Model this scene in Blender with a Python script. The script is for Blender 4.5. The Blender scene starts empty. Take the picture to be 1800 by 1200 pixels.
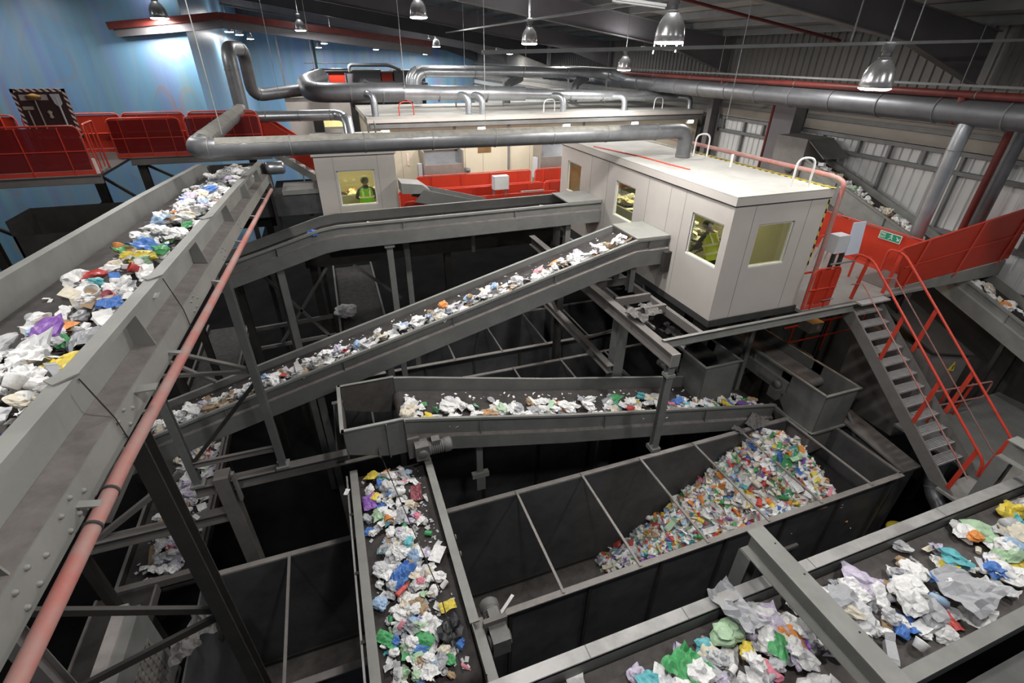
# Materials recovery facility hall, seen from a high walkway.
# World: X runs across the hall, Y away from the viewer, Z up, metres. Heights in the build
# code are written relative to the viewer's eye level (Z0 above the hall floor).
import bpy, bmesh, math, random
from mathutils import Vector, Matrix, noise
C = bpy.context.scene.collection
PI = math.pi
Z0 = 12.5
FLOOR = -12.5

# ------------------------------------------------------------------ materials
MATS = {}
def mat(name, col, rough=0.6, metal=0.0, var=0.12, scale=3.0, col2=None, emit=None, estr=0.0, alpha=1.0, bump=0.0, spec=0.4):
    m = bpy.data.materials.new(name); m.use_nodes = True
    nt = m.node_tree; b = nt.nodes['Principled BSDF']
    b.inputs['Roughness'].default_value = rough
    b.inputs['Metallic'].default_value = metal
    b.inputs['Specular IOR Level'].default_value = spec
    c2 = col2 or tuple(max(0, c*(1-2.2*var)) for c in col)
    tc = nt.nodes.new('ShaderNodeTexCoord')
    nz = nt.nodes.new('ShaderNodeTexNoise'); nz.inputs['Scale'].default_value = scale
    nz.inputs['Detail'].default_value = 6; nz.inputs['Roughness'].default_value = .65
    nt.links.new(tc.outputs['Object'], nz.inputs['Vector'])
    cr = nt.nodes.new('ShaderNodeValToRGB')
    cr.color_ramp.elements[0].position = .36; cr.color_ramp.elements[1].position = .62
    cr.color_ramp.elements[0].color = (*c2, 1); cr.color_ramp.elements[1].color = (*col, 1)
    nt.links.new(nz.outputs['Fac'], cr.inputs['Fac'])
    nt.links.new(cr.outputs['Color'], b.inputs['Base Color'])
    if bump:
        bp = nt.nodes.new('ShaderNodeBump'); bp.inputs['Strength'].default_value = bump; bp.inputs['Distance'].default_value = .01
        nt.links.new(nz.outputs['Fac'], bp.inputs['Height']); nt.links.new(bp.outputs['Normal'], b.inputs['Normal'])
    if emit:
        b.inputs['Emission Color'].default_value = (*emit, 1); b.inputs['Emission Strength'].default_value = estr
    if alpha < 1:
        b.inputs['Alpha'].default_value = alpha
    MATS[name] = m
    return m

M = {}
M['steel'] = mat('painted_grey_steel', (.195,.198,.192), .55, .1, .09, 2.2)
M['steel_pale'] = mat('pale_grey_steel', (.27,.272,.257), .55, .1, .08, 2.0)
M['steel_dusty'] = mat('dusty_grey_steel', (.185,.172,.164), .75, .0, .07, 4)
M['steel_worn'] = mat('worn_bright_steel', (.46,.455,.45), .42, .3, .16, 1.6)
M['steel_rim'] = mat('dusty_pale_rim_steel', (.30,.28,.268), .7, 0, .08, 4)
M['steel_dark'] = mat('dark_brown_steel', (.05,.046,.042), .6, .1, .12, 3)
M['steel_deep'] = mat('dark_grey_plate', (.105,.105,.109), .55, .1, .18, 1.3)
M['belt'] = mat('black_rubber_belt', (.060,.053,.052), .75, 0, .2, 5)
M['belt_dusty'] = mat('dusty_rubber_belt', (.125,.113,.108), .85, 0, .15, 5)
M['lining'] = mat('dusty_chute_lining', (.13,.12,.112), .9, 0, .12, 5, bump=.3)
M['cream'] = mat('cream_insulated_panel', (.52,.485,.455), .5, 0, .03, 1.2)
M['cream_yellow'] = mat('yellow_cream_panel', (.56,.51,.39), .5, 0, .03, 1.0)
M['roofwhite'] = mat('dirty_white_roof_sheet', (.43,.425,.40), .7, 0, .09, 1.1, col2=(.34,.33,.305))
M['gap'] = mat('dark_joint', (.05,.05,.05), .8)
M['red'] = mat('red_mesh_panel', (.52,.035,.012), .5, 0, .06, 2, alpha=.95)
M['red_glassy'] = mat('red_clear_panel', (.20,.008,.008), .35, 0, .06, 2, alpha=.82)
M['redpaint'] = mat('red_painted_tube', (.60,.06,.035), .35, 0, .06, 4)
M['redpipe'] = mat('red_sprinkler_pipe', (.16,.03,.024), .45, 0, .12, 4)
M['pinkpipe'] = mat('dusty_red_pipe', (.40,.13,.11), .6, 0, .12, 3, col2=(.33,.23,.21))
M['galv'] = mat('galvanised_duct', (.50,.52,.55), .32, .8, .10, 2.0)
M['galv_dull'] = mat('dull_galvanised_duct', (.20,.205,.22), .42, .6, .10, 2.0)
M['galv_dusty'] = mat('dusty_galvanised_duct', (.20,.205,.215), .42, .5, .10, 4)
M['stainless'] = mat('brushed_stainless', (.36,.34,.31), .4, .5, .06, 6)
M['motor'] = mat('grey_motor_paint', (.19,.187,.182), .6, .2, .10, 8)
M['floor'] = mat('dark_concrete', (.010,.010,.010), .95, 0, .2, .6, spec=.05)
M['landing'] = mat('grey_floor_plate', (.30,.29,.275), .7, .1, .08, 2)
M['tread'] = mat('galvanised_grating', (.52,.52,.53), .45, .3, .1, 30)
M['roof'] = mat('roof_liner_sheet', (.30,.29,.27), .6, .1, .08, .5)
M['rafter'] = mat('dark_painted_rafter', (.165,.155,.165), .6, .1, .08, .6)
M['rafter_flange'] = mat('rafter_flange_paint', (.17,.165,.16), .6, .1, .08, .6)
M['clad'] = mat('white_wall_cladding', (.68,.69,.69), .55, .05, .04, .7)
M['girt'] = mat('galvanised_girt', (.22,.225,.225), .55, .3, .1, 1.5)
M['cream_band'] = mat('beige_wall_band', (.30,.275,.24), .6, 0, .06, 1)
M['black'] = mat('black_plastic', (.015,.015,.015), .5)
M['white'] = mat('white_plastic', (.78,.78,.76), .4, 0, .05)
M['yellow'] = mat('yellow_paint', (.75,.58,.06), .5, 0, .06)
M['green'] = mat('green_sign', (.01,.26,.14), .5, 0, .02)
M['skin'] = mat('skin', (.50,.31,.22), .6, 0, .04)
M['hivis'] = mat('hi_vis_green', (.20,.62,.03), .7, 0, .06, 12)
M['hivis_yellow'] = mat('hi_vis_yellow', (.62,.72,.05), .7, 0, .06, 12)
M['tape'] = mat('reflective_tape', (.80,.80,.62), .35, 0, .03)
M['clothdark'] = mat('dark_workwear', (.06,.062,.07), .9, 0, .15, 14)
M['hood'] = mat('grey_hood', (.16,.165,.15), .9, 0, .15, 14)
M['lit'] = mat('lit_lamp_lens', (1,1,1), .4, emit=(1,.97,.92), estr=28)
M['tube_on'] = mat('lit_fluorescent_tube', (1,1,1), .4, emit=(1,.93,.62), estr=9)
M['bulkhead'] = mat('lit_bulkhead_lens', (1,1,.95), .4, emit=(1,.95,.75), estr=7)
M['daylight'] = mat('daylit_rooflight', (1,1,1), .4, emit=(.93,.97,1), estr=5)
M['amber'] = mat('lit_amber_lamp', (1,.5,.1), .4, emit=(1,.5,.12), estr=9)
M['reflector'] = mat('prismatic_reflector', (.62,.62,.63), .25, .7, .08, 14)
M['timber'] = mat('timber_handle', (.45,.40,.33), .7, 0, .1)
M['panelgrey'] = mat('control_box_grey', (.56,.57,.60), .45, 0, .04)

def glass_mat():
    m = bpy.data.materials.new('window_glass'); m.use_nodes = True; nt = m.node_tree; nt.nodes.clear()
    o = nt.nodes.new('ShaderNodeOutputMaterial'); mx = nt.nodes.new('ShaderNodeMixShader'); mx.inputs[0].default_value = .12
    t = nt.nodes.new('ShaderNodeBsdfTransparent'); t.inputs[0].default_value = (.93,.95,.86,1)
    g = nt.nodes.new('ShaderNodeBsdfGlossy'); g.inputs['Roughness'].default_value = .03; g.inputs['Color'].default_value = (.8,.8,.8,1)
    nt.links.new(t.outputs[0], mx.inputs[1]); nt.links.new(g.outputs[0], mx.inputs[2]); nt.links.new(mx.outputs[0], o.inputs[0])
    return m
M['glass'] = glass_mat()
M['dust'] = mat('pinkish_settled_dust', (.215,.195,.186), .95, 0, .14, 5)
M['dust_tan'] = mat('tan_settled_dust', (.27,.262,.235), .95, 0, .12, 6)
M['belt_worn'] = mat('worn_grey_belt', (.20,.18,.175), .8, 0, .12, 4)
M['webs'] = mat('dusty_grey_film', (.17,.163,.158), .8, 0, .12, 9)
M['clad_shade'] = mat('painted_shade_cladding', (.17,.165,.155), .6, .05, .06, .7)
M['shade_lower'] = mat('painted_shade_lower_wall', (.055,.053,.05), .8, 0, .15, .8)
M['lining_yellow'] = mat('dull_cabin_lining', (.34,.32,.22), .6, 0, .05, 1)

def blue_mat():
    # printed blue sheet with a faint wood-grain swirl and vertical seams
    m = bpy.data.materials.new('blue_printed_sheet'); m.use_nodes = True; nt = m.node_tree; b = nt.nodes['Principled BSDF']
    b.inputs['Roughness'].default_value = .38; b.inputs['Specular IOR Level'].default_value = .5
    tc = nt.nodes.new('ShaderNodeTexCoord'); mp = nt.nodes.new('ShaderNodeMapping')
    mp.inputs['Scale'].default_value = (.26,.26,.10)
    nt.links.new(tc.outputs['Object'], mp.inputs['Vector'])
    nz = nt.nodes.new('ShaderNodeTexNoise'); nz.inputs['Scale'].default_value = 1.0; nz.inputs['Detail'].default_value = 1
    nt.links.new(mp.outputs['Vector'], nz.inputs['Vector'])
    mul = nt.nodes.new('ShaderNodeMath'); mul.operation = 'MULTIPLY'; mul.inputs[1].default_value = 12
    nt.links.new(nz.outputs['Fac'], mul.inputs[0])
    fr = nt.nodes.new('ShaderNodeMath'); fr.operation = 'FRACT'; nt.links.new(mul.outputs[0], fr.inputs[0])
    cr = nt.nodes.new('ShaderNodeValToRGB'); e = cr.color_ramp.elements
    e[0].position = 0; e[0].color = (.30,.33,.36,1); e[1].position = .07; e[1].color = (.20,.36,.54,1)
    k = cr.color_ramp.elements.new(.85); k.color = (.215,.375,.54,1)
    nt.links.new(fr.outputs[0], cr.inputs['Fac'])
    st = nt.nodes.new('ShaderNodeTexNoise'); st.inputs['Scale'].default_value = 1; st.inputs['Detail'].default_value = 5
    mp2 = nt.nodes.new('ShaderNodeMapping'); mp2.inputs['Scale'].default_value = (1.6,1.6,.03)
    nt.links.new(tc.outputs['Object'], mp2.inputs['Vector']); nt.links.new(mp2.outputs['Vector'], st.inputs['Vector'])
    mx = nt.nodes.new('ShaderNodeMix'); mx.data_type = 'RGBA'; mx.blend_type = 'MULTIPLY'; mx.inputs[0].default_value = .55
    nt.links.new(cr.outputs['Color'], mx.inputs[6]); nt.links.new(st.outputs['Color'], mx.inputs[7])
    hs = nt.nodes.new('ShaderNodeHueSaturation'); hs.inputs['Value'].default_value = 1.35
    nt.links.new(mx.outputs[2], hs.inputs['Color']); nt.links.new(hs.outputs['Color'], b.inputs['Base Color'])
    return m
M['blue'] = blue_mat()

def hazard_mat(name, a, bcol, scale):
    m = bpy.data.materials.new(name); m.use_nodes = True; nt = m.node_tree; b = nt.nodes['Principled BSDF']
    tc = nt.nodes.new('ShaderNodeTexCoord'); w = nt.nodes.new('ShaderNodeTexWave'); w.inputs['Scale'].default_value = scale
    w.bands_direction = 'DIAGONAL'
    nt.links.new(tc.outputs['Object'], w.inputs['Vector'])
    cr = nt.nodes.new('ShaderNodeValToRGB'); cr.color_ramp.interpolation = 'CONSTANT'
    cr.color_ramp.elements[0].color = (*a,1); cr.color_ramp.elements[1].position = .5; cr.color_ramp.elements[1].color = (*bcol,1)
    nt.links.new(w.outputs['Fac'], cr.inputs['Fac']); nt.links.new(cr.outputs['Color'], b.inputs['Base Color'])
    return m
M['hazard'] = hazard_mat('black_yellow_hazard_tape', (.02,.02,.02), (.70,.58,.10), 3.2)
M['redwhite'] = hazard_mat('red_white_edge_tape', (.75,.70,.66), (.10,.02,.02), 4.5)

# ------------------------------------------------------------------ mesh builder
class MB:
    def __init__(s): s.v = []; s.f = []; s.sm = []
    def add(s, vs, fs, smooth=False):
        b = len(s.v); s.v += [tuple(map(float, p)) for p in vs]
        for f in fs: s.f.append(tuple(b+i for i in f)); s.sm.append(smooth)
        return s
    def box(s, x0, x1, y0, y1, z0, z1):
        return s.add([(x0,y0,z0),(x1,y0,z0),(x1,y1,z0),(x0,y1,z0),(x0,y0,z1),(x1,y0,z1),(x1,y1,z1),(x0,y1,z1)],
                     [(0,3,2,1),(4,5,6,7),(0,1,5,4),(1,2,6,5),(2,3,7,6),(3,0,4,7)])
    def hexa(s, q, d):
        q = [Vector(p) for p in q]; d = Vector(d); n = len(q)
        vs = [p for p in q] + [p+d for p in q]
        return s.add(vs, [tuple(reversed(range(n))), tuple(range(n,2*n))] + [(i,(i+1)%n,n+(i+1)%n,n+i) for i in range(n)])
    def frame(s, p, q, up):
        p, q = Vector(p), Vector(q); d = (q-p).normalized(); u = Vector(up)
        if abs(d.dot(u)) > .98: u = Vector((0,1,0)) if abs(d.y) < .9 else Vector((1,0,0))
        r = d.cross(u).normalized(); u = r.cross(d).normalized()
        return p, q, r, u
    def prof(s, p, q, poly, up=(0,0,1)):
        p, q, r, u = s.frame(p, q, up); n = len(poly)
        vs = [e + r*a + u*b for e in (p, q) for a, b in poly]
        return s.add(vs, [tuple(reversed(range(n))), tuple(range(n,2*n))] + [(i,(i+1)%n,n+(i+1)%n,n+i) for i in range(n)])
    def bar(s, p, q, w, h, up=(0,0,1)):
        return s.prof(p, q, [(-w/2,-h/2),(w/2,-h/2),(w/2,h/2),(-w/2,h/2)], up)
    def ibeam(s, p, q, w, h, t=.015, up=(0,0,1)):
        a, b, k = w/2, h/2, t/2
        return s.prof(p, q, [(-a,-b),(a,-b),(a,-b+t),(k,-b+t),(k,b-t),(a,b-t),(a,b),(-a,b),(-a,b-t),(-k,b-t),(-k,-b+t),(-a,-b+t)], up)
    def chan(s, p, q, w, h, t=.012, up=(0,0,1)):
        b = h/2
        return s.prof(p, q, [(0,-b),(w,-b),(w,-b+t),(t,-b+t),(t,b-t),(w,b-t),(w,b),(0,b)], up)
    def angle(s, p, q, w, t=.012, up=(0,0,1)):
        return s.prof(p, q, [(0,0),(w,0),(w,t),(t,t),(t,w),(0,w)], up)
    def tube(s, pts, r, n=12, caps=True):
        pts = [Vector(p) for p in pts]; m = len(pts); rr = r if isinstance(r, (list,tuple)) else [r]*m
        tang = [(pts[min(i+1,m-1)]-pts[max(i-1,0)]).normalized() for i in range(m)]
        u = Vector((0,0,1)) if abs(tang[0].z) < .9 else Vector((0,1,0)); vs = []
        for i in range(m):
            a = tang[i].cross(u)
            if a.length < 1e-4: a = tang[i].cross(Vector((1,0,0)))
            a.normalize(); u = a.cross(tang[i]).normalized()
            for k in range(n):
                t = 2*PI*k/n; vs.append(pts[i] + (a*math.cos(t)+u*math.sin(t))*rr[i])
        s.add(vs, [(i*n+k, i*n+(k+1)%n, (i+1)*n+(k+1)%n, (i+1)*n+k) for i in range(m-1) for k in range(n)], True)
        if caps:
            s.add([vs[k] for k in range(n)], [tuple(reversed(range(n)))]); s.add([vs[(m-1)*n+k] for k in range(n)], [tuple(range(n))])
        return s
    def lathe(s, prof, c=(0,0,0), ax='z', n=16):
        c = Vector(c); vs = []
        for r, h in prof:
            for k in range(n):
                t = 2*PI*k/n; a, b = r*math.cos(t), r*math.sin(t)
                vs.append(c + (Vector((a,b,h)) if ax == 'z' else Vector((h,a,b)) if ax == 'x' else Vector((b,h,a))))
        m = len(prof)
        return s.add(vs, [(i*n+k, i*n+(k+1)%n, (i+1)*n+(k+1)%n, (i+1)*n+k) for i in range(m-1) for k in range(n)], True)
    def sweep(s, ax, path, prof):
        n = len(prof); vs = []
        for a, z in path:
            for c, dz in prof: vs.append((a, c, z+dz) if ax == 'x' else (c, a, z+dz))
        m = len(path)
        return s.add(vs, [(i*n+k, i*n+(k+1)%n, (i+1)*n+(k+1)%n, (i+1)*n+k) for i in range(m-1) for k in range(n)] + [tuple(reversed(range(n))), tuple((m-1)*n+k for k in range(n))])
    def grid(s, fn, nu, nv, smooth=True):
        vs = [fn(i/nu, j/nv) for i in range(nu+1) for j in range(nv+1)]
        return s.add(vs, [(i*(nv+1)+j, (i+1)*(nv+1)+j, (i+1)*(nv+1)+j+1, i*(nv+1)+j+1) for i in range(nu) for j in range(nv)], smooth)
    def mesh(s, name, m, dz=0.0):
        me = bpy.data.meshes.new(name); me.from_pydata([(x,y,z+dz) for x,y,z in s.v], [], s.f)
        me.polygons.foreach_set('use_smooth', s.sm)
        bm = bmesh.new(); bm.from_mesh(me); bmesh.ops.recalc_face_normals(bm, faces=bm.faces); bm.to_mesh(me); bm.free()
        if m is not None: me.materials.append(M[m] if isinstance(m, str) else m)
        return me
    def build(s, name, m, parent=None):
        o = bpy.data.objects.new(name, s.mesh(name, m, Z0)); C.objects.link(o)
        if parent is not None: o.parent = parent
        return o

def tag(o, label, cat, group=None, kind=None):
    o['label'] = label; o['category'] = cat
    if group: o['group'] = group
    if kind: o['kind'] = kind
    return o
def thing(name, label, cat, group=None):
    o = bpy.data.objects.new(name, None); C.objects.link(o); o.empty_display_size = .2
    return tag(o, label, cat, group)
def solo(name, mb, m, label, cat, group=None):
    return tag(mb.build(name, m), label, cat, group)
def struct(name, mb, m, parent=None):
    o = mb.build(name, m, parent)
    if parent is None: o['kind'] = 'structure'
    return o
B = lambda *a: MB().box(*a)
def fillet(pts, r, n=5):
    pts = [Vector(p) for p in pts]; out = [pts[0]]
    for i in range(1, len(pts)-1):
        a, b, c = pts[i-1], pts[i], pts[i+1]
        d1, d2 = (a-b), (c-b); k = min(r, d1.length*.48, d2.length*.48); p, q = b+d1.normalized()*k, b+d2.normalized()*k
        for j in range(n+1):
            t = j/n; out.append(p*(1-t)**2 + b*2*t*(1-t) + q*t*t)
    return out + [pts[-1]]
def settle():
    # put each thing's origin at its base; parts follow
    bpy.context.view_layer.update()
    for o in list(C.objects):
        if o.parent is not None or o.get('placed') or o.type not in ('MESH','EMPTY'): continue
        fam = [o] + list(o.children_recursive); ms = [x for x in fam if x.type == 'MESH']
        if not ms: continue
        lo = [1e9]*3; hi = [-1e9]*3
        for x in ms:
            for v in x.data.vertices:
                for i in range(3): lo[i] = min(lo[i], v.co[i]); hi[i] = max(hi[i], v.co[i])
        b = Vector(((lo[0]+hi[0])/2, (lo[1]+hi[1])/2, lo[2]))
        for x in ms: x.data.transform(Matrix.Translation(-b))
        for x in fam:
            if x.type == 'LIGHT': x.location = x.location - b
        o.location = b
def to_mesh(o, name, m, parent=None, dz=0):
    dg = bpy.context.evaluated_depsgraph_get(); me = bpy.data.meshes.new_from_object(o.evaluated_get(dg))
    me.transform(o.matrix_world); bpy.data.objects.remove(o); me.materials.clear(); me.materials.append(M[m]); me.name = name
    for p in me.polygons: p.use_smooth = True
    n = bpy.data.objects.new(name, me); C.objects.link(n)
    if parent is not None: n.parent = parent
    return n
def text(body, size, loc, rot, m, parent, name='lettering'):
    cu = bpy.data.curves.new(name, 'FONT'); cu.body = body; cu.size = size; cu.align_x = 'CENTER'; cu.align_y = 'CENTER'; cu.extrude = .002
    o = bpy.data.objects.new(name, cu); C.objects.link(o); o.matrix_world = Matrix.Translation(Vector(loc)+Vector((0,0,Z0))) @ rot
    bpy.context.view_layer.update()
    return to_mesh(o, name, m, parent)
# ------------------------------------------------------------------ setting
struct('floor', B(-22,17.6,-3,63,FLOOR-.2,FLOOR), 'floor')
struct('wall_left', B(-24,-5.9,34,34.2,FLOOR,4.6), 'blue')
struct('wall_inner', B(-6.1,-5.9,34.2,62,FLOOR,4.6), 'blue')
struct('wall_back', B(-6.1,17.6,62,62.2,FLOOR,4.6), 'blue')
tr = MB().prof((-9.2,33.7,1.05),(-4.1,33.7,1.62),[(-.1,-.16),(.1,-.16),(.1,.16),(-.1,.16)]).prof((-4.1,33.7,1.62),(7.0,33.7,.52),[(-.1,-.16),(.1,-.16),(.1,.16),(-.1,.16)])
struct('trim_1', tr, 'redpipe')
tr = MB().prof((-9.0,33.8,.78),(-4.1,33.8,1.27),[(-.1,-.2),(.1,-.2),(.1,.2),(-.1,.2)]).prof((-4.1,33.8,1.27),(7.0,33.8,.15),[(-.1,-.2),(.1,-.2),(.1,.2),(-.1,.2)])
struct('trim_2', tr, 'rafter')
# profiled cladding of the long right wall
w = MB(); y = 1.0; prof = []
while y < 62:
    prof += [(17.62,y),(17.62,y+.20),(17.57,y+.23),(17.57,y+.27)]; y += .30
vs = [(x,yy,z) for z in (FLOOR,1.7) for x,yy in prof]; n = len(prof)
w.add(vs, [(i,i+1,n+i+1,n+i) for i in range(n-1)]); w.box(17.66,17.72,0,62,FLOOR,1.7)
wr = struct('wall_right', w, 'clad')
struct('upper_shade_cladding', MB().add([(x-.02,yy,z) for z in (-1.4,1.69) for x,yy in prof], [(i,i+1,n+i+1,n+i) for i in range(n-1)]), 'clad_shade', wr)  # shade of the upper wall put into a darker sheet colour
struct('lower_shade_band', B(17.35,17.57,1,62,FLOOR,-5.6), 'shade_lower', wr)  # dark band added so the wall below the ramp reads as shaded
for za, zb, x, mm in ((-1.66,-1.46,17.42,'girt'),(-1.92,-1.78,17.40,'girt'),(-2.93,-2.82,17.40,'girt'),(-4.6,-4.48,17.42,'girt'),(-.9,-.75,17.42,'girt')):
    struct('girt', B(x,17.57,1,62,za,zb), mm, wr)
struct('band', B(17.46,17.56,1,62,-1.78,-1.66), 'cream_band', wr)
struct('band', B(17.44,17.56,1,62,-2.27,-1.93), 'cream_band', wr)
struct('band', B(17.46,17.56,1,62,-2.42,-2.30), 'girt', wr)
for i, yy in enumerate([7.2,8.4,9.5,10.6,11.7,12.8,14.3,17.2,18.3,19.6,21.0]):
    struct('wall_strut', B(17.44,17.57,yy,yy+.09,-2.85 if i%2 else -4.5,-2.42), 'girt', wr)
for za, zb in ((-1.66,-1.44),(-2.80,-2.50)):
    o = struct('window_%d' % (1 if za > -2 else 2), B(17.50,17.56,15.72,15.98,za,zb), 'daylight')
# roof: right pitch, ridge at x = -6, left pitch
RZ = lambda x: 3.3 - .138*x if x > -6 else 3.3+.138*6 + .138*(x+6)
rf = MB().hexa([(17.7,-3,RZ(17.7)),(-6,-3,RZ(-6)),(-6,62.3,RZ(-6)),(17.7,62.3,RZ(17.7))],(0,0,.1)).hexa([(-24,-3,RZ(-24)),(-6,-3,RZ(-6)),(-6,62.3,RZ(-6)),(-24,62.3,RZ(-24))],(0,0,.1))
ceil = struct('ceiling', rf, 'roof')
x = 16.6
while x > -12:
    struct('purlin', MB().prof((x,-3,RZ(x)-.12),(x,62,RZ(x)-.12),[(-.03,-.11),(.06,-.11),(.06,-.095),(-.015,-.095),(-.015,.095),(.06,.095),(.06,.11),(-.03,.11)]), 'girt', ceil); x -= 1.55
# rooflights: translucent strips between the purlins
for i,(y,x0,x1) in enumerate(((45.6,6.7,8.2),(46.2,8.6,10.6),(46.9,11.0,13.6),(55.6,-3.4,-1.9),(53.2,-1.4,-.4),(81,-15,-14))):
    if y > 62: continue
    struct('rooflight', MB().hexa([(x0,y-.5,RZ(x0)-.02),(x1,y-.5,RZ(x1)-.02),(x1,y+.5,RZ(x1)-.02),(x0,y+.5,RZ(x0)-.02)],(0,0,.015)), 'daylight', ceil)
ORD = ['first','second','third','fourth','fifth','sixth']
for k, y in enumerate((10.0,19.9,30.2,40.2,50.2,60.2)):
    t = thing('roof_rafter', 'dark grey sloping roof rafter with haunch, %s from the viewer' % ORD[k], 'rafter')
    F = lambda x: 2.3-.138*x
    xl = -6 if y < 34 else -5.9
    MB().hexa([(14,y-.01,F(14)),(xl,y-.01,F(xl)),(xl,y-.01,RZ(xl)-.25),(17.3,y-.01,RZ(17.3)-.25),(17.3,y-.01,-.62)],(0,.02,0)).build('web','rafter',t)
    MB().hexa([(14,y-.13,F(14)),(xl,y-.13,F(xl)),(xl,y+.13,F(xl)),(14,y+.13,F(14))],(0,0,.025)).hexa([(14,y-.13,F(14)),(17.3,y-.13,-.62),(17.3,y+.13,-.62),(14,y+.13,F(14))],(0,0,.025)).build('bottom_flange','rafter_flange',t)
    MB().hexa([(17.3,y-.13,RZ(17.3)-.25),(xl,y-.13,RZ(xl)-.25),(xl,y+.13,RZ(xl)-.25),(17.3,y+.13,RZ(17.3)-.25)],(0,0,.025)).build('top_flange','rafter_flange',t)
    for x in (4,9,13):
        MB().bar((x,y,F(x)+.05),(x-.1,y+1.3,RZ(x)-.2),.05,.05).build('fly_brace','girt',t)
for y, c in ((19.9,'beside the far corner of the long cabin'),):
    MBx = MB().ibeam((17.0,y,FLOOR),(17.0,y,-.75),.3,.5,.02,(1,0,0)); o = solo('steel_post', MBx, 'rafter', 'dark tall wall post of the roof frame %s' % c, 'post')
t = thing('boxed_post', 'dark grey boxed wall post behind the inclined conveyor hood', 'post')
B(16.75,17.3,15.2,16.2,FLOOR,-1.2).build('post','rafter',t)
B(16.65,17.32,15.1,16.3,-1.2,-1.1).build('post_cap','rafter',t)
# sprinkler mains and droppers
def pipe(name, pts, r, m, label, cat, fr=.25, group=None, n=12, bands=0, bm='girt'):
    t = thing(name, label, cat, group); P = fillet(pts, fr)
    MB().tube(P, r, n).build('pipe', m, t)
    if bands:
        L = [0.0]
        for a, b in zip(P, P[1:]): L.append(L[-1]+(b-a).length)
        d = bands*.6
        while d < L[-1]:
            i = max(j for j in range(len(L)) if L[j] <= d); i = min(i, len(P)-2)
            f = (d-L[i])/max(1e-6, L[i+1]-L[i]); p = P[i].lerp(P[i+1], f); q = p + (P[i+1]-P[i]).normalized()*.025
            MB().tube([p,q], r*1.06, n).build('clamp_band', bm, t); d += bands
    return t
pipe('sprinkler_main', [(14.4,4,-.69),(14.4,30,-.69)], .085, 'redpipe', 'long dark red sprinkler main running above the big roof duct', 'pipe', bands=2.6)
pipe('sprinkler_drop', [(14.4,16.7,-.75),(14.4,16.7,-1.22),(17.1,16.6,-1.3),(17.1,16.6,-5.1)], .06, 'redpipe', 'dark red sprinkler dropper bending down beside the boxed post', 'pipe', .08)
pipe('sprinkler_drop', [(14.4,8.45,-.75),(14.4,8.45,-1.27),(16.45,8.25,-1.29),(16.45,8.25,-4.78)], .085, 'redpipe', 'orange-red sprinkler dropper bending down between the two leaning grey ducts', 'pipe', .08)
for y, lab in ((14.0,'nearest the viewer'),(23.5,'midway along the hall'),(34.5,'farthest along the hall')):
    pipe('hanging_sprinkler_pipe', [(16.5,y,RZ(16.5)-.5),(2 if y<20 else -4,y,RZ(2 if y<20 else -4)-.5)], .045, 'redpipe', 'thin red sprinkler branch under the sloping roof, %s' % lab, 'pipe', n=8)
pipe('roof_duct', [(14.55,3.5,-1.06),(14.55,34,-1.06)], .30, 'galv_dull', 'fat galvanised spiral roof duct hanging below the red sprinkler main', 'duct', n=20, bands=1.5)
pipe('leaning_duct', [(14.55,7.6,-1.1),(14.55,8.2,-1.05),(14.5,8.2,-1.7),(14.5,8.2,-4.97)], .165, 'galv', 'shiny grey vertical duct dropping behind the red ramp panel', 'duct', .3, n=16, bands=2.2)
pipe('leaning_duct', [(16.9,8.22,-.9),(16.9,8.22,-4.76)], .17, 'galv_dull', 'dull grey vertical duct at the edge of the cladding wall', 'duct', .3, n=16)
# cable trays hung from the roof
def tray(name, p, q, label, hangs):
    t = thing(name, label, 'cable tray')
    MB().prof(p, q, [(-.06,-.025),(.06,-.025),(.06,.025),(.05,.025),(.05,-.015),(-.05,-.015),(-.05,.025),(-.06,.025)]).build('tray','girt',t)
    p, q = Vector(p), Vector(q)
    for f in hangs:
        c = p.lerp(q, f); MB().tube([c, (c.x,c.y,max(c.z+.2,min(RZ(c.x)-.1,c.z+1.2)))], .012, 6).build('hanger_rod','girt',t)
tray('cable_tray', (2.2,7.3,.03), (17,7.3,.47), 'thin grey cable tray crossing the hall above the right-hand lamps', (.45,.55,.8,.95))
tray('cable_tray', (7.05,10,1.02), (7.05,30,1.0), 'thin grey cable tray running away between the two middle lamps', (.1,.4,.7))
tray('cable_tray', (14.4,3,-.5), (14.4,31,-.52), 'thin pale cable tray just above the red sprinkler main', (.2,.5,.8))
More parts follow.
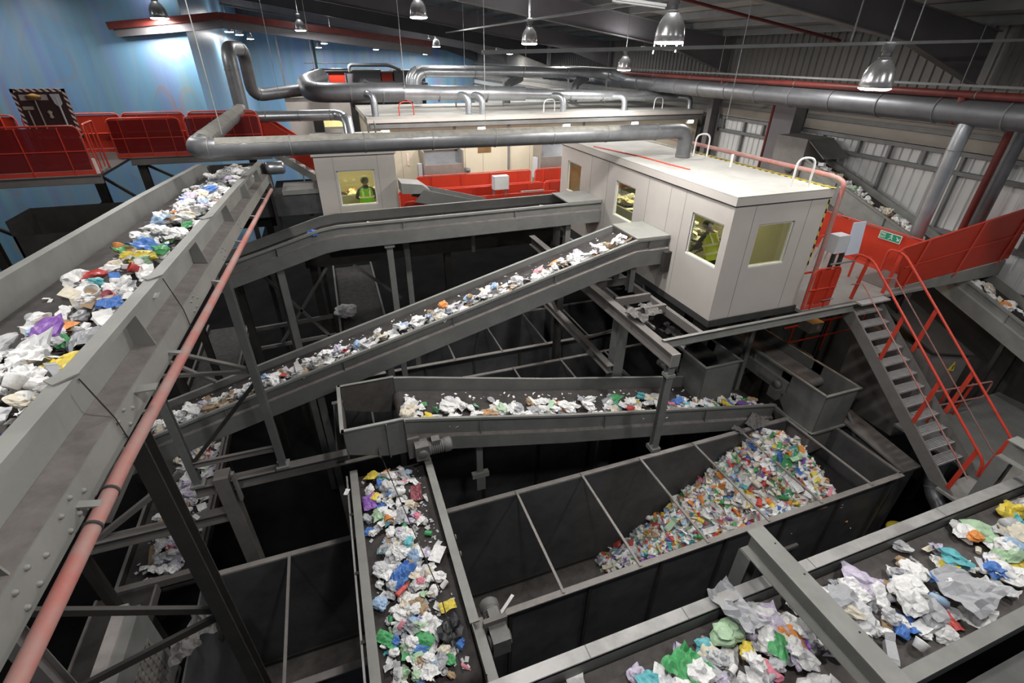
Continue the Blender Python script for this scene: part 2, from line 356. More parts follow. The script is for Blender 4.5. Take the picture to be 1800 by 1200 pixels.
# high bay lamps
def lamp(x, y, z, s, label, power=260, tassel=False):
    t = thing('high_bay_lamp', label, 'lamp'); s = s*.54
    MB().lathe([(.02*s,.84*s),(.20*s,.84*s),(.24*s,.80*s),(.38*s,.62*s),(.46*s,.42*s),(.49*s,.2*s),(.50*s,0),(.48*s,0),(.47*s,.2*s),(.44*s,.40*s),(.35*s,.60*s),(.15*s,.75*s)], (x,y,z), n=20).build('reflector','reflector',t)
    MB().lathe([(.001,1.32*s),(.16*s,1.32*s),(.18*s,1.28*s),(.18*s,1.08*s),(.13*s,1.05*s),(.13*s,.92*s),(.19*s,.90*s),(.19*s,.83*s),(.001,.83*s)], (x,y,z), n=14).build('gear_housing','girt',t)
    MB().lathe([(.001,.02*s),(.485*s,.02*s),(.49*s,-.03*s),(.40*s,-.075*s),(.001,-.09*s)], (x,y,z), n=20).build('lens','lit',t)
    MB().tube([(x,y,z+1.3*s),(x,y,max(z+1.5*s,min(RZ(x)-.1,z+2.2)))], .012, 6).build('hanger_rod','girt',t)
    if tassel:
        for k, (a, l) in enumerate(((2.6,.20),(3.6,.14),(4.7,.17),(5.6,.12),(.3,.10),(1.2,.13))):
            c, d = math.cos(a)*.47*s, math.sin(a)*.47*s
            MB().tube([(x+c,y+d,z),(x+c*1.02,y+d,z-l*.5),(x+c*1.06,y+d,z-l)], .009, 6).build('dangling_strip','lit',t)
    li = bpy.data.lights.new('bay_and_fill_light', 'AREA'); li.shape = 'DISK'; li.size = .8*s; li.energy = power; li.color = (1,.97,.93)
    lo = bpy.data.objects.new('bay_and_fill_light', li); C.objects.link(lo); lo.location = (x,y,z-.09+Z0); lo.parent = t
    if y < 50:
        ul = bpy.data.lights.new('reflector_glow', 'POINT'); ul.energy = power*.17; ul.shadow_soft_size = .2
        uo = bpy.data.objects.new('reflector_glow', ul); C.objects.link(uo); uo.location = (x,y,z+1.45*s+.1+Z0); uo.parent = t
    return t
LAMPS = [(9.74,7.24,-.45,1.0,'silver high bay lamp hanging from the tray by the cladding wall',60,0),
 (6.40,9.09,.25,1.0,'largest high bay lamp with bright strips dangling from its rim',330,1),
 (3.41,18.2,1.0,1,'high bay lamp lit white at the top edge over the middle of the hall',420,0),
 (7.05,17.9,.35,1,'bell-shaped high bay lamp hanging below the end of a cable tray',420,0),
 (11.74,19.4,-.45,1,'high bay lamp hanging just above the upper duct, near the cladding wall',380,0),
 (-6.75,33.2,1.42,1.5,'high bay lamp shining down the blue wall',420,0),
 (-.25,31.7,1.0,1,'high bay lamp beside the tall thin post before the blue back wall',420,0),
 (1.67,43.7,.85,1.05,'white bell lamp beyond the tall thin post, lower than its neighbour',420,0),
 (9.9,46,.55,1.2,'dim disc-lit lamp under the far rafters, behind thin wires',420,0),
 (14.0,42,.15,1.1,'lamp seen just above the twin upper ducts, under the red bracket',420,0),
 (16.3,46,.1,1.0,'small dull lamp over the far right end of the upper ducts',200,0),
 (-5.0,44,1.2,1.05,'first of the lamp row against the blue side wall',230,0),
 (-4.9,49,1.15,1.05,'second of the lamp row against the blue side wall',230,0),
 (-4.7,55,1.0,1.05,'third of the lamp row against the blue side wall',230,0),
 (1.3,51,.7,1.0,'small lamp half hidden behind a nearer white bell lamp',500,0),
 (.9,57,.45,1.0,'lowest small lamp close to the blue back wall, by the post',500,0),
 (6.1,56,.35,1.0,'small lamp on a bent bracket before the blue back wall',500,0),
 (9.6,55,.45,1.0,'small lamp in a wire loop before the blue back wall',500,0),
 (9.3,46,.4,1.0,'bright bell lamp over the far red housings',420,0),
 (11.3,58,.0,1.0,'tiny bright lamp low above the far housings',500,0)]
for a in LAMPS: lamp(*a[:6], tassel=bool(a[6]))
for x, y, z, e in ((-4,3,1.6,230),(2,1.5,1.6,300),(8,1.5,1.5,300),(13,3.0,1.0,200),(-2.5,10,1.9,300),(2.5,8.0,1.5,330),(-6,18,1.8,300),(0,24,2.0,330),(12,13,.9,300),(6,26,1.2,330),(13,28,.6,330),(-13,30.5,2.6,240),(-9,24,2.6,160),(-18,28,2.0,260)):  # unseen area lights without lamp bodies, added to brighten hall and blue wall
    li = bpy.data.lights.new('bay_and_fill_light','AREA'); li.shape = 'DISK'; li.size = .6; li.energy = e; li.color = (1,.97,.93)
    lo = bpy.data.objects.new('bay_and_fill_light', li); C.objects.link(lo); lo.location = (x,y,z+Z0)
# fluorescent battens under the roof
for (p,q,lab) in (((5.85,10.4,1.0),(7.1,10.4,.92),'switched-off white fluorescent batten under the first rafter'),((13.0,20.3,.35),(14.8,20.3,.28),'white fluorescent batten near the second rafter haunch')):
    t = thing('batten_light', lab, 'light'); MB().bar(p,q,.11,.05).build('batten_body','white',t); pp=Vector(p)-Vector((0,0,.045)); qq=Vector(q)-Vector((0,0,.045)); MB().tube([pp,qq],.018,8).build('tube','white',t)
# thin suspension wires
for k,(x,y,z0,z1) in enumerate(((5.48,18,-2.44,2.4),(3.2,21,-1.4,2.6),(-1.95,12,-1.45,2.5),(-1.3,21.5,-1.3,2.9),(.05,21.5,-1.3,2.8),(10.4,11.6,-1.6,1.6),(9.6,24.8,-.6,1.8),(6.6,24.8,-.6,2.2))):
    solo('hanging_wire', MB().tube([(x,y,z0),(x,y,z1)], .010, 6), 'steel_worn', 'thin suspension wire from the roof down to a duct', 'wire', 'suspension wires of the ducts')
# ------------------------------------------------------------------ cabins
def holed(ax, t0, t1, a0, a1, z0, z1, holes):
    mb = MB(); put = (lambda a,b,c,d: mb.box(t0,t1,a,b,c,d)) if ax == 'x' else (lambda a,b,c,d: mb.box(a,b,t0,t1,c,d))
    cur = a0
    for h0,h1,c,d in sorted(holes):
        put(cur,h0,z0,z1); put(h0,h1,z0,c); put(h0,h1,d,z1); cur = h1
    put(cur,a1,z0,z1); return mb
def pane(ax, t, a0, a1, z0, z1, root, w=.035):
    f = MB(); bx = (lambda a,b,c,d,e=.02: f.box(t-e,t+e,a,b,c,d)) if ax == 'x' else (lambda a,b,c,d,e=.02: f.box(a,b,t-e,t+e,c,d))
    bx(a0,a1,z0,z0+w,.05); bx(a0,a1,z1-w,z1); bx(a0,a0+w,z0,z1); bx(a1-w,a1,z0,z1)
    fr = f.build('window_frame','white',root)
    (B(t-.004,t+.004,a0+w,a1-w,z0+w,z1-w) if ax == 'x' else B(a0+w,a1-w,t-.004,t+.004,z0+w,z1-w)).build('window_pane','glass',fr)
def cab_light(root, x, y, z, L, ax, e, col=(1,.9,.5)):
    p, q = ((x-L/2,y,z),(x+L/2,y,z)) if ax == 'x' else ((x,y-L/2,z),(x,y+L/2,z))
    MB().tube([p,q], .025, 8).build('lamp_tube','tube_on',root)
    li = bpy.data.lights.new('cabin_light','AREA'); li.shape = 'RECTANGLE'; li.size = L if ax=='x' else .2; li.size_y = .2 if ax=='x' else L; li.energy = e; li.color = col
    o = bpy.data.objects.new('cabin_light', li); C.objects.link(o); o.location = (x,y,z-.06+Z0); o.parent = root
# right sorting cabin
cab = thing('sorting_cabin', 'large cream sorting cabin with windows on a raised steel deck', 'cabin')
X0,X1,Y0,Y1,ZB,ZT = 7.37,9.85,7.457,15.5,-5.04,-2.52
holed('x',X0,X0+.09,Y0,Y1,ZB,ZT,[(7.64,8.64,-3.88,-2.93),(10.95,11.92,-3.88,-2.93),(14.05,15.0,-3.88,-2.93)]).build('side_wall','cream',cab)
holed('y',Y0,Y0+.09,X0+.09,X1,ZB,ZT,[(8.1,9.06,-3.89,-2.94)]).build('end_wall','cream',cab)
B(X1-.09,X1,Y0+.09,Y1,ZB,ZT).build('side_wall','cream',cab)
B(X0+.09,X1-.09,Y1-.09,Y1,ZB,ZT).build('end_wall','cream',cab)
B(X0+.09,X1-.09,Y0+.09,Y1-.09,ZB-.02,ZB+.03).build('cabin_floor','girt',cab)
B(X0-.03,X1+.03,Y0-.03,Y1,ZT+.02,-2.345).build('fascia','cream',cab)
B(X0-.02,X1+.02,Y0-.02,Y1,ZT-.005,ZT+.025).build('fascia_joint','gap',cab)
rfm = MB().box(X0-.03,X1+.03,Y0-.03,Y1,-2.345,-2.32)
rfm.build('roof','roofwhite',cab)
B(X0-.01,X1+.05,Y0-.03,Y1,ZB-.16,ZB).build('base_rail','gap',cab)
for y in (8.95,9.5,10.4,12.4,13.4): B(X0-.003,X0+.01,y,y+.008,ZB,ZT).build('panel_joint','steel_dusty',cab)
for x in (7.9,9.35): B(x,x+.008,Y0-.003,Y0+.01,ZB,ZT).build('panel_joint','steel_dusty',cab)
B(X0+.1,X1-.1,Y0+.1,Y1-.1,-2.56,-2.53).build('inner_ceiling','cream_yellow',cab)
B(X1-.10,X1-.091,Y0+.1,Y1-.1,ZB,-2.56).build('inner_lining','lining_yellow',cab)
pane('x',X0+.05,7.64,8.64,-3.88,-2.93,cab); pane('x',X0+.05,10.95,11.92,-3.88,-2.93,cab); pane('x',X0+.05,14.05,15.0,-3.88,-2.93,cab); pane('y',Y0+.05,8.1,9.06,-3.89,-2.94,cab)
B(X1-.02,X1+.012,Y0-.012,Y0+.1,-4.05,ZT).build('hazard_strip','hazard',cab)
B(X1-.10,X1+.04,Y0-.04,Y0+4.5,-2.32,-2.305).build('hazard_strip','hazard',cab)
for y in (9.6,12.5): cab_light(cab,8.5,y,-2.62,1.5,'y',46)
for (x,y) in ((9.1,7.85),(9.35,11.4)):
    MB().tube(fillet([(x,y,-2.33),(x,y,-1.75),(x+.35,y-.12,-1.75),(x+.35,y-.12,-2.33)],.17),.022,8).build('hoop_handle','white',cab)
MB().tube([(9.3,9.9,-2.33),(9.3,9.9,-2.02)],.03,8).build('vent_stub','white',cab)
pipe('cabin_edge_pipe', [(9.9,15.0,-2.12),(9.95,7.6,-2.12),(9.98,7.35,-2.2),(9.98,7.3,-5.4)], .05, 'pinkpipe', 'dusty red pipe along the roof edge of the large sorting cabin, turning down its corner', 'pipe', .1)
solo('power_cable', MB().tube([(7.5,13.6,-2.31),(7.9,11.8,-2.30),(8.0,10.6,-2.31),(8.1,9.9,-2.31)], .018, 8), 'redpaint', 'thin red cable lying over the large sorting cabin roof', 'cable')
# interior sorting line of the right cabin
t = thing('sorting_table', 'sorting belt inside the large sorting cabin, heaped with paper', 'conveyor')
B(8.15,8.95,9.35,15.0,-4.15,-4.0).build('belt','belt',t); B(8.08,8.15,9.35,15.0,-4.25,-3.92).build('side_rail','steel_pale',t); B(8.95,9.02,9.35,15.0,-4.25,-3.92).build('side_rail','steel_pale',t)
for y in (9.6,11.5,14.5):
    for x in (8.12,8.98): B(x-.03,x+.03,y-.03,y+.03,ZB+.03,-4.2).build('leg','steel',t)
# small cabin
cab = thing('sorting_cabin', 'small cream cabin with one window and a worker in a green vest inside', 'cabin')
x0,x1,y0,y1,zb,zt = -.40,1.84,15.3,18.4,-5.1,-2.52
holed('y',y0,y0+.09,x0,x1,zb,zt,[(.165,1.215,-3.93,-2.92)]).build('end_wall','cream',cab)
B(x0,x0+.09,y0+.09,y1,zb,zt).build('side_wall','cream',cab); B(x1-.09,x1,y0+.09,y1,zb,zt).build('side_wall','cream',cab); B(x0+.09,x1-.09,y1-.09,y1,zb,zt).build('end_wall','cream_yellow',cab)
B(x0+.09,x1-.09,y0+.09,y1-.09,zb-.03,zb+.03).build('cabin_floor','girt',cab)
B(x0-.05,x1+.05,y0-.05,y1+.05,zt+.02,-2.31).build('fascia','cream',cab); B(x0-.03,x1+.03,y0-.03,y1+.03,zt,zt+.02).build('fascia_joint','gap',cab)
B(x0-.05,x1+.05,y0-.05,y1+.05,-2.31,-2.29).build('roof','roofwhite',cab)
for x in (.1,1.33): B(x,x+.008,y0-.003,y0+.01,zb,zt).build('panel_joint','steel_dusty',cab)
pane('y',y0+.05,.165,1.215,-3.93,-2.92,cab); cab_light(cab,.7,16.6,-2.62,1.2,'x',75,(1,.88,.45))
for x in (1.25,1.45): MB().tube(fillet([(x,15.9,-2.3),(x,15.9,-1.75),(x+.05,16.5,-1.75),(x+.05,16.5,-2.3)],.2),.022,8).build('hoop_handle','girt',cab)
t = thing('sorting_bench', 'low belt with mixed rubbish inside the small cabin', 'conveyor')
B(-.25,1.5,16.9,17.7,-4.2,-4.05).build('belt','belt',t); B(-.25,1.5,16.82,16.9,-4.4,-3.98).build('side_rail','steel_pale',t)
for x in (-.2,1.4): B(x,x+.07,16.85,17.6,zb+.03,-4.2).build('leg','steel',t)
# long cabin
cab = thing('long_cabin', 'long cream process cabin with doors and wall lamps behind the red barriers', 'cabin')
LX0,LX1,LY,LT = 1.7,16.7,20.5,-2.08
B(LX0,LX1,LY,26,-5.1,LT-.12).build('wall','cream_yellow',cab)
B(LX0-.1,LX1+.1,LY-.15,26.1,LT-.17,LT-.04).build('fascia','cream',cab)
B(LX0-.1,LX1+.1,LY-.15,26.1,LT-.04,LT).build('roof','roofwhite',cab)
B(LX0,LX1+.1,LY-.14,LY-.02,LT-.36,LT-.22).build('cable_trunking','girt',cab)
for x in (2.223,6.049,9.834,13.215,16.2):
    b = B(x-.17,x+.17,LY-.12,LY,-2.66,-2.5).build('wall_lamp','white',cab); B(x-.14,x+.14,LY-.15,LY-.12,-2.64,-2.53).build('lens','bulkhead',b)
for x,z in ((4.95,-3.6),(7.25,-4.2),(10.7,-3.4)): B(x-.05,x+.05,LY-.05,LY,z,-2.45).build('conduit','steel_dusty',cab)
for x0 in (5.35,):
    d = B(x0,x0+1.55,LY-.035,LY,-5.05,-2.72).build('cabin_door','cream_yellow',cab); B(5.88,6.46,LY-.045,LY-.03,-3.5,-2.8).build('door_window',mat('brown_tinted_window',(.20,.12,.05),.3),d); B(x0+.75,x0+.76,LY-.04,LY-.03,-5.05,-2.72).build('door_joint','steel_dusty',d)
for x in (2.75,6.8,8.2,11.0): B(x,x+.01,LY-.004,LY+.01,-5.1,-2.4).build('panel_joint','steel_dusty',cab)
for x,zz in ((2.95,-3.4),(6.75,-3.35),(10.55,-3.35)): B(x,x+.09,LY-.015,LY,zz-.45,zz).build('notice_strip',mat('red_white_notice',(.72,.45,.40),.5,0,.3,40,col2=(.75,.7,.65)),cab)
B(16.0,16.5,LY-.03,LY,-3.7,-3.0).build('yellow_hatch',mat('yellow_hatch',(.55,.47,.16),.5),cab)
for x in (2.9,9.0,14.5): MB().tube(fillet([(x,21.0,-2.08),(x,21.0,-1.6),(x+.6,21.2,-1.6),(x+.6,21.2,-2.08)],.25),.022,8).build('hoop_handle','white' if x!=2.9 else 'redpaint',cab)
# stainless infeed hoppers in the long cabin's front
def hopper(x0, x1, z0, z1, lab):
    t = thing('stainless_hopper', lab, 'hopper'); y0, y1 = 19.6, LY-.05
    B(x0,x0+.05,y0,y1,-5.1,z1).build('side_panel','stainless',t); B(x1-.05,x1,y0,y1,-5.1,z1).build('side_panel','stainless',t)
    B(x0+.05,x1-.05,y0+.02,y0+.07,-5.1,z0).build('front_panel','stainless',t)
    MB().hexa([(x0+.05,y0+.07,z0-.02),(x1-.05,y0+.07,z0-.02),(x1-.05,y1-.1,z1-.15),(x0+.05,y1-.1,z1-.15)],(0,0,-.03)).build('slide_plate','galv_dull',t)
    B(x0-.02,x1+.02,y1-.12,y1,z1-.06,z1+.03).build('top_hood','roofwhite',t)
    m = MB().lathe([(.001,0),(.1,0),(.1,.25),(.07,.3),(.001,.3)],(x1+.02,y0+.3,-4.05),'x',12).box(x1,x1+.14,y0+.2,y0+.4,-4.3,-3.95).build('drive_motor','motor',t)
    B(x0-.18,x0-.02,y0+.25,y0+.45,-4.5,-3.7).build('valve_box','panelgrey',t)
hopper(3.45,5.05,-3.72,-3.22,'stainless hopper on the long cabin front, beside the lidded incline')
hopper(8.35,9.95,-3.65,-3.12,'stainless hopper on the long cabin front, close to the large sorting cabin')
# far cabin, housings and pipework at the end of the hall
cab = thing('far_cabin', 'pale far cabin with a lit window behind the elbow duct', 'cabin')
B(-1.4,1.4,26.3,30,-5.1,-1.75).build('wall','cream',cab); B(-1.5,1.5,26.2,30,-1.75,-1.66).build('roof','roofwhite',cab)
B(.1,1.05,26.26,26.3,-3.0,-2.45).build('lit_window','tube_on' if False else mat('yellow_lit_window',(.7,.65,.3),.4,emit=(1,.9,.4),estr=.9),cab); B(-.35,.08,26.25,26.3,-3.2,-2.4).build('door_opening','gap',cab)
for (nm,x0,x1,z0,z1,mm,lab) in (('red_housing',1.1,2.3,-3.0,-1.3,'red','tall red barrier panel at the far end of the hall'),('machine_housing',2.45,5.03,-3.2,-1.2,'rafter','wide dark machine housing at the far end of the hall'),('red_housing',5.1,5.97,-2.8,-1.3,'red','narrow red panel between two dark far housings'),('machine_housing',6.1,8.6,-3.2,-1.22,'rafter','dark machine housing beside the twin elbow ducts, far end of the hall')):
    if x1 > 17.4: x1 = 17.2
    t = thing(nm, lab, 'housing'); B(x0,x1,45,47,z0,z1).build('shell',mm,t); B(x0-.06,x1+.06,44.9,47.1,z1,z1+.1).build('top_edge','steel_pale',t)
    B(x0,x1,45.2,46.8,-12.5,z0).build('plinth','steel_dark',t)
pipe('far_pipe',[(2.6,44.6,-1.25),(2.7,44.6,-.76),(5.8,44.6,-.76),(6.6,44.6,-1.1)],.13,'galv','bright thin pipe looping over the far machine housings','pipe',.4)  # plain thin far pipes, free in the air without hangers
pipe('far_pipe',[(-.75,40,-2.0),(-.15,40,-1.06),(2.3,40,-1.03)],.14,'galv','bright thin pipe leading to the far red panel','pipe',.4)
pipe('far_pipe',[(2.9,35,-1.45),(3.4,35,-1.6),(6.2,35,-1.6),(6.8,35,-1.7)],.13,'galv_dusty','dusty thin pipe low in front of the far machine housings','pipe',.3)
solo('hanging_tray', B(-.6,7.3,50,50.12,-.78,-.72), 'steel_pale', 'long thin tray spanning before the blue back wall', 'cable tray')
solo('tall_post', MB().bar((.29,40,FLOOR),(.29,40,1.5),.16,.16,(0,1,0)), 'steel', 'tall thin grey post standing before the blue back wall', 'post')
solo('corner_strip', MB().bar((-2.4,50,FLOOR),(-2.4,50,1.1),.12,.12,(0,1,0)), 'steel_pale', 'bright narrow upright strip between the blue side and back walls', 'trim')
# ------------------------------------------------------------------ extraction ducts
pipe('extraction_duct', [(-2.41,19.4,-1.62),(-2.41,11.4,-1.62),(9.0,11.4,-1.66),(9.0,11.4,-2.33)], .19, 'galv_dusty', 'dusty extraction duct crossing before the small cabin and dropping into the large cabin roof', 'duct', .42, n=18, bands=1.45)
pipe('extraction_duct', [(-2.41,19.6,-1.75),(-2.41,19.6,.10),(-2.2,22.0,.10),(-2.24,22.2,-1.4),(-1.5,22.6,-1.34),(-.5,22.9,-1.25),(.3,22.9,-1.25)], .215, 'galv_dusty', 'bent duct rising like an upside-down U before the blue wall', 'duct', .5, n=16, bands=2.1)
pipe('extraction_duct', [(-2.3,19.0,-1.80),(.62,19.0,-1.80),(.80,18.1,-1.85),(.80,17.8,-2.32)], .17, 'galv', 'shiny duct ending in an elbow on the small cabin roof', 'duct', .35, n=16, bands=1.0)
t = next(o for o in C.objects if o.name == 'extraction_duct'); random.seed(3)
def ds(u, v):
    x = -2.0+8.9*u; a = (v-.5)*2.1*(1+.12*noise.noise(Vector((x*3.1,v*2,1)))+.10*noise.noise(Vector((x*9,v,4)))); r = .193
    return (x, 11.4+r*math.sin(a), -1.62-.0035*(x+2.4)+r*math.cos(a))
MB().grid(ds, 180, 10).build('dust_layer','dust_tan',t)
MB().grid(lambda u,v: (-2.41+.194*math.sin((v-.5)*2.4), 12.1+6.9*u, -1.62+.194*math.cos((v-.5)*2.4*(1+.1*noise.noise(Vector((u*20,v,1)))))), 80, 10).build('dust_layer','dust_tan',t)
t = thing('header_duct', 'wide bright header duct with dropping branches over the long cabin roof', 'duct')
MB().tube(fillet([(.3,26.5,-.95),(-.4,24.5,-1.1),(-.2,21.5,-1.28),(3.2,21.5,-1.30)],.8),.34,20).build('duct_section','galv_dull',t)
MB().tube([(3.1,21.5,-1.30),(8.3,21.5,-1.40)],.27,20).build('duct_section','galv',t)
MB().tube([(8.2,21.5,-1.40),(16.3,21.5,-1.62)],.21,18).build('duct_section','galv',t)
for x in (1.98,5.67,6.25,9.87,12.88,16.4):
    z = -1.28-.02*x; MB().tube(fillet([(x-.35,21.4,z),(x,20.95,z),(x,20.9,-2.09)],.3),.13,12).build('branch','galv',t)
for x in (1.2,2.4,4.6,6.6,10.4,12.0,14.2): MB().tube([(x,21.5,-1.28-.021*x),(x+.03,21.5,-1.281-.021*x)],.352 if x<3.1 else .285 if x<8.2 else .222,18).build('clamp_band','girt',t)
for yy,lab,rr in ((25.0,'nearer of the two parallel ducts with elbows above the header duct',.22),(26.6,'farther of the two parallel ducts with elbows above the header duct',.24)):
    pipe('upper_duct',[(4.35,yy,-2.0),(4.35,yy,-.68),(14.2,yy,-.74),(14.55,yy-2,-1.0)],rr,'galv',lab,'duct',.6,n=16,bands=2.4)
for x,lab in ((8.6,'short curved branch duct under the twin upper ducts, nearer the tall wire'),(12.2,'short curved branch duct under the twin upper ducts, nearer the wall')):
    pipe('branch_duct',[(x,24.7,-2.0),(x,24.7,-1.2),(x+.9,25.2,-.95)],.19,'galv_dull',lab,'duct',.5,n=14)
for x in (5.9,8.2,11.5,13.6): solo('duct_prop', B(x,x+.06,24.0,24.06,-2.08,-.95), 'steel_pale', 'thin upright prop holding the upper ducts on the long cabin roof', 'prop', 'props under the upper ducts')
# ------------------------------------------------------------------ platforms and red barriers
def barrier(name, p, q, h, label, posts=3, panel='red', corner=True, mid=True, group=None, lift=.12, r=.02):
    p, q = Vector(p), Vector(q); t = thing(name, label, 'barrier', group); U = Vector((0,0,1)); d = (q-p).normalized(); k = .16 if corner else .02
    MB().tube(fillet([p+U*0, p+U*h, q+U*h, q+U*0], k, 4), r, 8).build('top_rail','redpaint',t)
    nrm = d.cross(U)*.008
    MB().hexa([p+U*lift+d*.03, q+U*lift-d*.03, q+U*(h-.04)-d*.03, p+U*(h-.04)+d*.03], nrm).build('infill_panel',panel,t)
    if mid: MB().tube([p+U*h*.5+nrm*3, q+U*h*.5+nrm*3], r*.8, 8).build('mid_rail','redpaint',t)
    for i in range(posts):
        c = p.lerp(q, (i+.5)/posts) + nrm*3; MB().bar(c, c+U*(h-.03), .05, .014, d).build('post','redpaint',t)
    MB().bar(p+U*.06+nrm*2, q+U*.06+nrm*2, .01, .10).build('toe_board','redpaint',t)
    return t
zl = -2.62
t = thing('walkway', 'high grey walkway deck with red barriers before the blue wall', 'walkway')
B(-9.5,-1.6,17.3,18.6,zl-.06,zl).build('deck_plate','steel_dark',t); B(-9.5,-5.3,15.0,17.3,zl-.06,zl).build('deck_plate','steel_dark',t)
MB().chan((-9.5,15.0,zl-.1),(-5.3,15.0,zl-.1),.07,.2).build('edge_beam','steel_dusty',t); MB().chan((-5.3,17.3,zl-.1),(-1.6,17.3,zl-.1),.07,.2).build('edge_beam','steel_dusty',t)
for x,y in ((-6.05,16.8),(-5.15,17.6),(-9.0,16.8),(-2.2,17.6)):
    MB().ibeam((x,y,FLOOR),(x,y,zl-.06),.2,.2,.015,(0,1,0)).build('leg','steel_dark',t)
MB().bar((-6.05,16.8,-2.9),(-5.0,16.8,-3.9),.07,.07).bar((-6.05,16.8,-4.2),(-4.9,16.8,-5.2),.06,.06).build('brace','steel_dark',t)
MB().bar((-5.15,17.6,-2.8),(-3.9,17.6,-3.6),.07,.07).build('brace','steel_dark',t)
MB().bar((-9.0,16.8,-4.0),(-6.05,16.8,-6.2),.08,.08).bar((-9.0,16.8,-6.0),(-6.05,16.8,-3.6),.08,.08).build('brace','steel_dark',t)
barrier('red_barrier',(-8.6,15.0,zl),(-5.4,15.0,zl),1.1,'red see-through barrier in front of the tool board',4,'red_glassy')
barrier('red_barrier',(-5.55,17.3,zl),(-3.8,17.3,zl),1.02,'dark red barrier with rounded corners beside the narrow gate',3,'red_glassy')
barrier('red_barrier',(-3.7,17.35,zl),(-1.75,17.35,zl),1.02,'dark red barrier behind the dusty bent duct',4,'red_glassy')
barrier('red_barrier',(-9.2,18.5,zl),(-8.0,18.5,zl),1.05,'bright orange-red barrier at the walkway end, beside the tool board',2,'red')
barrier('red_barrier',(-7.85,18.5,zl),(-5.55,18.5,zl),1.05,'rear walkway barrier half hidden by the tool board',3,'red')
barrier('red_barrier',(-5.5,18.5,zl),(-3.9,18.5,zl),1.05,'rear walkway barrier showing above the barrier by the gate',2,'red')
barrier('red_barrier',(-3.8,18.5,zl),(-1.9,18.5,zl),1.05,'rear walkway barrier behind the upside-down U duct',2,'red')
t = thing('red_gate','narrow red gate between two dark red walkway barriers','gate')
MB().tube(fillet([(-5.37,15.2,zl),(-5.37,15.2,zl+1.1),(-5.45,16.1,zl+1.1),(-5.45,16.1,zl)],.12),.022,8).build('gate_frame','redpaint',t)
MB().tube([(-5.4,15.45,zl+.05),(-5.4,15.45,zl+1.05)],.015,8).tube([(-5.43,15.8,zl+.05),(-5.43,15.8,zl+1.05)],.015,8).build('gate_bars','redpaint',t)
B(-5.42,-5.36,15.1,15.16,zl,zl+.35).build('white_plate','white',t)
# tool board with outlined tools
t = thing('tool_board','dark tool shadow board with striped edge, broom and shovel, above the red barrier','board')
bx0,bx1,by,bz0,bz1 = -7.28,-6.14,17.2,-2.05,-.86
B(bx0,bx1,by,by+.03,bz0,bz1).build('board_sheet',mat('maroon_board',(.055,.028,.03),.5,0,.1),t)
MB().box(bx0,bx1,by-.01,by,bz0,bz0+.07).box(bx0,bx1,by-.01,by,bz1-.07,bz1).box(bx0,bx0+.07,by-.01,by,bz0,bz1).box(bx1-.07,bx1,by-.01,by,bz0,bz1).build('striped_border','redwhite',t)
MB().box(bx0+.14,bx0+.72,by-.02,by,bz1-.26,bz1-.13).build('white_outline',mat('pale_outline',(.55,.50,.47),.6),t)
MB().lathe([(.001,0),(.14,.01),(.16,.09),(.05,.13),(.001,.14)],(bx0+.45,by-.06,bz1-.24),'z',10).build('broom_head',mat('broom_bristle',(.22,.12,.03),.9,0,.2),t)
MB().tube([(bx0+.45,by-.05,bz1-.24),(bx0+.45,by-.05,bz0+.25)],.018,8).build('broom_handle','timber',t)
MB().tube([(bx0+.22,by-.05,bz1-.5),(bx0+.22,by-.05,bz0+.2)],.02,8).box(bx0+.14,bx0+.30,by-.07,by-.02,bz0+.14,bz0+.24).box(bx0+.12,bx0+.34,by-.03,by-.01,bz1-.48,bz1-.40).build('scraper','timber',t)
MB().tube([(bx0+.92,by-.05,bz1-.2),(bx0+.92,by-.05,bz0+.3)],.022,8).build('shovel_handle','panelgrey',t)
MB().hexa([(bx0+.80,by-.06,bz1-.12),(bx0+1.0,by-.06,bz1-.12),(bx0+1.0,by-.06,bz1-.34),(bx0+.92,by-.06,bz1-.44),(bx0+.84,by-.06,bz1-.34)],(0,.02,0)).build('shovel_blade','panelgrey',t)
MB().lathe([(.001,0),(.05,.02),(.03,.1),(.06,.16),(.001,.2)],(bx0+.66,by-.06,bz0+.5),'z',10).build('hand_brush','timber',t)
for x in (bx0+.1,bx1-.1): B(x-.02,x+.02,by+.03,by+.07,zl,bz1).build('support_post','steel',t)
# red stair from the walkway down to the middle deck
t = thing('steel_stair','red-sided stair descending behind the small cabin','stairs')
a, b = Vector((-1.95,19.0,-2.75)), Vector((1.2,19.0,-5.1))
for y in (19.0,19.9): MB().hexa([(a.x,y,a.z+.12),(b.x,y,b.z+.12),(b.x,y,b.z-.16),(a.x,y,a.z-.16)],(0,.04,0)).build('stringer','steel_pale',t)
for k in range(11):
    f = (k+.5)/11; p = a.lerp(b,f); B(p.x-.12,p.x+.14,19.04,19.9,p.z-.02,p.z+.02).build('tread','tread',t)
for y in (19.0,19.94):
    MB().hexa([(a.x,y,a.z+.25),(b.x,y,b.z+.25),(b.x,y,b.z+1.0),(a.x,y,a.z+1.0)],(0,.01,0)).build('side_panel','red',t)
    MB().tube([(a.x,y,a.z+1.02),(b.x,y,b.z+1.02)],.022,8).build('hand_rail','redpaint',t)
